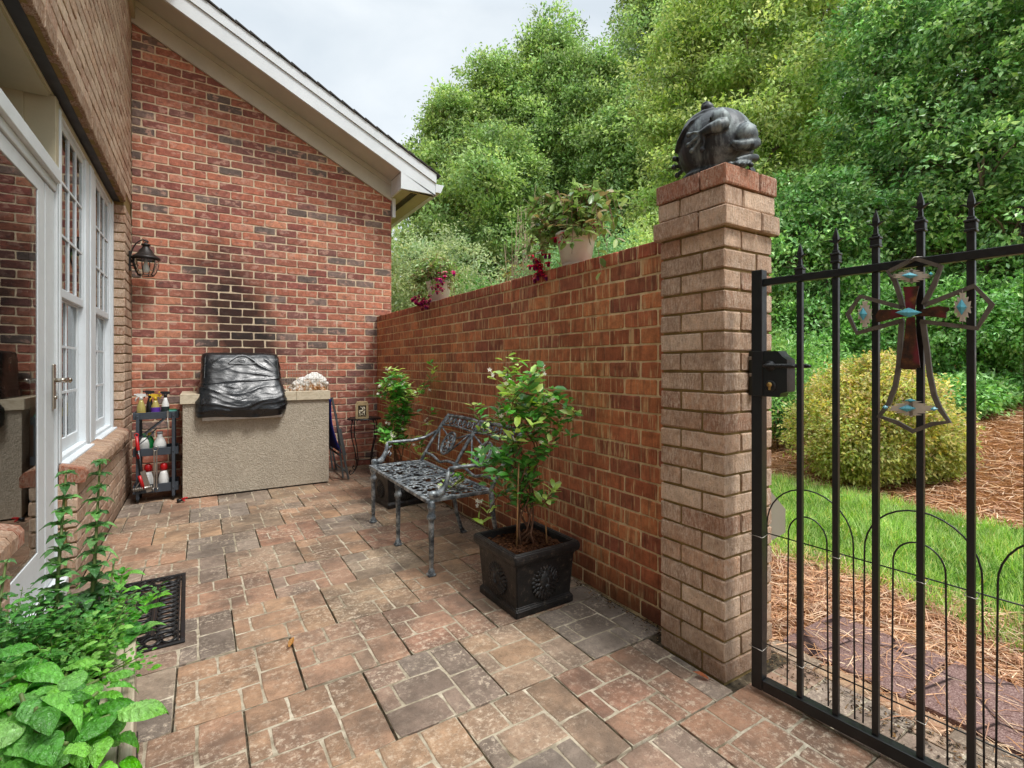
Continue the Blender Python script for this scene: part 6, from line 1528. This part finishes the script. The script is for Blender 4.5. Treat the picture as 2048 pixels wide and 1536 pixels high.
oregano('oregano', 'short oregano shoot at the left edge of the picture', (-.40, 1.42, .46), at_d(12, 1125, 1.1), 143, .04, 9, og)
oregano('oregano', 'short oregano shoot beside the right tall stalk', (-.21, 1.60, .46), at_d(228, 1122, 1.36), 144, .036, 8, og)
oregano('oregano', 'short oregano shoot between the right stalk and the mint', (-.24, 1.62, .46), at_d(192, 1125, 1.34), 145, .036, 8, og)
# parsley: fine leaves filling the middle
def parsley(name, label, base, seed, n, sx, sy, h, c):
    nr = np.random.default_rng(seed); rr = random.Random(seed); t = thing(name, label, 'herb', base, 0); mb = MB(); P, D, U, T, Ls = [], [], [], [], []
    for k in range(n):
        e = Vector((rr.gauss(0, sx), rr.gauss(0, sy), h * rr.uniform(.45, 1.05))); mb.tube([Vector((e.x * .3, e.y * .3, 0)), e * .6, e], [.0018, .0016, .001], 4)
        for i in range(15):
            a = i * 2.4; d = Vector((math.cos(a), math.sin(a), rr.uniform(-.2, .5))); P.append(e + d * rr.uniform(.004, .016) - Vector((0, 0, .003 * i))); D.append(d); U.append(Vector((rr.gauss(0, .4), rr.gauss(0, .4), 1))); Ls.append(rr.uniform(.011, .024)); T.append(c[rr.randrange(len(c))] * rr.uniform(.8, 1.2))
    mb.obj('stems', M['stem'], t); Ls = np.array(Ls); arr = lambda A: np.array([tuple(p) for p in A])
    link('leaves', leaves_mesh('leaves', arr(P), arr(D), arr(U), Ls, Ls * .62, np.array(T), 'oval', True), M['leaf_herb'], t); return t
parsley('parsley', 'fine leaved parsley tuft at the left rear of the herb planter', (-.37, 1.52, .47), 151, 100, .06, .08, .19, pal('#4f9638', '#63a844', '#3c7c2c'))
parsley('parsley', 'lighter parsley tuft in the middle of the herb planter', (-.25, 1.46, .47), 152, 80, .05, .07, .13, pal('#6fae44', '#8ac256', '#569838'))
parsley('parsley', 'low parsley tuft at the foot of the tall oregano stalks', (-.28, 1.62, .47), 153, 80, .06, .05, .12, pal('#3f8632', '#559a40', '#76b04c'))
# ------------------------------------------------------------------ fallen leaves
for i, (u, v, c, lb) in enumerate(((578, 1296, '#c08a3c', 'curled tan fallen leaf on the open paving'), (1418, 1360, '#b5622c', 'orange fallen leaf at the foot of the pillar'), (1082, 1078, '#c9a050', None))):
    if lb is None: continue
    p = at_z(u, v, .004); t = thing('fallen_leaf', lb, 'leaf', tuple(p), 1.1 + i); rr = random.Random(i); V, F, T = [], [], []
    big_leaf(V, F, T, Vector((0, 0, .002)), Vector((1, 0, 0)), Vector((0, 0, 1)), .055, .022, .5, -.2, hexc(c), rr, .02); leafy('leaf_blade', V, F, T, M['leaf_soft'], t, (0, 0, 0))
    mb = MB(); mb.tube([(-.018, .003, .003), (0, 0, .003)], .0012, 4); mb.obj('leaf_stalk', M['stem_brown'], t)
# ------------------------------------------------------------------ camera, light, sky
cam = bpy.data.cameras.new('camera'); co_ = bpy.data.objects.new('camera', cam); COL.objects.link(co_)
co_.location = (0, 0, 1.2); co_.rotation_euler = (PI / 2, 0, -TH); cam.sensor_width = 36; cam.lens = 1000 / 2048 * 36; cam.shift_y = -40 / 2048; cam.clip_start = .03; cam.clip_end = 2000
scene.camera = co_
EL, AZ_ = R(60), R(155)     # sun height, azimuth clockwise from +y
sd = Vector((math.sin(AZ_) * math.cos(EL), math.cos(AZ_) * math.cos(EL), math.sin(EL)))
sun = bpy.data.lights.new('sun', 'SUN'); sun.energy = 1.5; sun.angle = R(14); sun.color = (1, .975, .94)
so = bpy.data.objects.new('sun', sun); COL.objects.link(so); so.rotation_euler = sd.to_track_quat('Z', 'Y').to_euler(); so.location = (0, 0, 20)
w = bpy.data.worlds.new('World'); scene.world = w; w.use_nodes = True; nt = w.node_tree; N = nt.nodes; N.clear()
out = N.new('ShaderNodeOutputWorld'); bg = N.new('ShaderNodeBackground'); nt.links.new(bg.outputs[0], out.inputs[0])
sky = N.new('ShaderNodeTexSky'); sky.sky_type = 'NISHITA'; sky.sun_disc = False; sky.sun_elevation = EL; sky.sun_rotation = AZ_; sky.air_density = 1.0; sky.dust_density = 3; sky.ozone_density = 1
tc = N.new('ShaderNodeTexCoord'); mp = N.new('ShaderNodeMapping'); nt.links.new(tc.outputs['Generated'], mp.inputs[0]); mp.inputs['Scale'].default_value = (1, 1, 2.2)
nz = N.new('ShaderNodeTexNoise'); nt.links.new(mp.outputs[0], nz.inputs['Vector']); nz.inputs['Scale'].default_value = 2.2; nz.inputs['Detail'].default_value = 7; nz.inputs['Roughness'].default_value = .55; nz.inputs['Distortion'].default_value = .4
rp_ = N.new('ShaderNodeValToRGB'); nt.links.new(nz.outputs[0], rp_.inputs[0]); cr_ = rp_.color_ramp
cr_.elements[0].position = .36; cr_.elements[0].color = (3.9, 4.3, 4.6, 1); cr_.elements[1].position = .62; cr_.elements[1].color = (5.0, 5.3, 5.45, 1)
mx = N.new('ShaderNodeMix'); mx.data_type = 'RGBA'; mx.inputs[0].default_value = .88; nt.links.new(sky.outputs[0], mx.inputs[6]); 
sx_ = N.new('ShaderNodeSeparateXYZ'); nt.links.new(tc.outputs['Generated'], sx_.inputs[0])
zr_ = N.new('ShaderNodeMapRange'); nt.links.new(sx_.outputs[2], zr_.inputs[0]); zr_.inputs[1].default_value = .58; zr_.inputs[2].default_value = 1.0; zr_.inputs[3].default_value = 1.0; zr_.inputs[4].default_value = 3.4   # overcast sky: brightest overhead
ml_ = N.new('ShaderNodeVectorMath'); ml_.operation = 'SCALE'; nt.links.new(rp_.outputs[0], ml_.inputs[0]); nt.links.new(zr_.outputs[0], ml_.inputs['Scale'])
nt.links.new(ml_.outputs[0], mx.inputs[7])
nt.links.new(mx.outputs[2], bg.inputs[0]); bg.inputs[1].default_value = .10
scene.view_settings.view_transform = 'Standard'; scene.view_settings.look = 'None'; scene.view_settings.gamma = 1; scene.view_settings.exposure = 1.0
scene.cycles.max_bounces = 8; scene.cycles.transparent_max_bounces = 12; scene.cycles.use_denoising = True
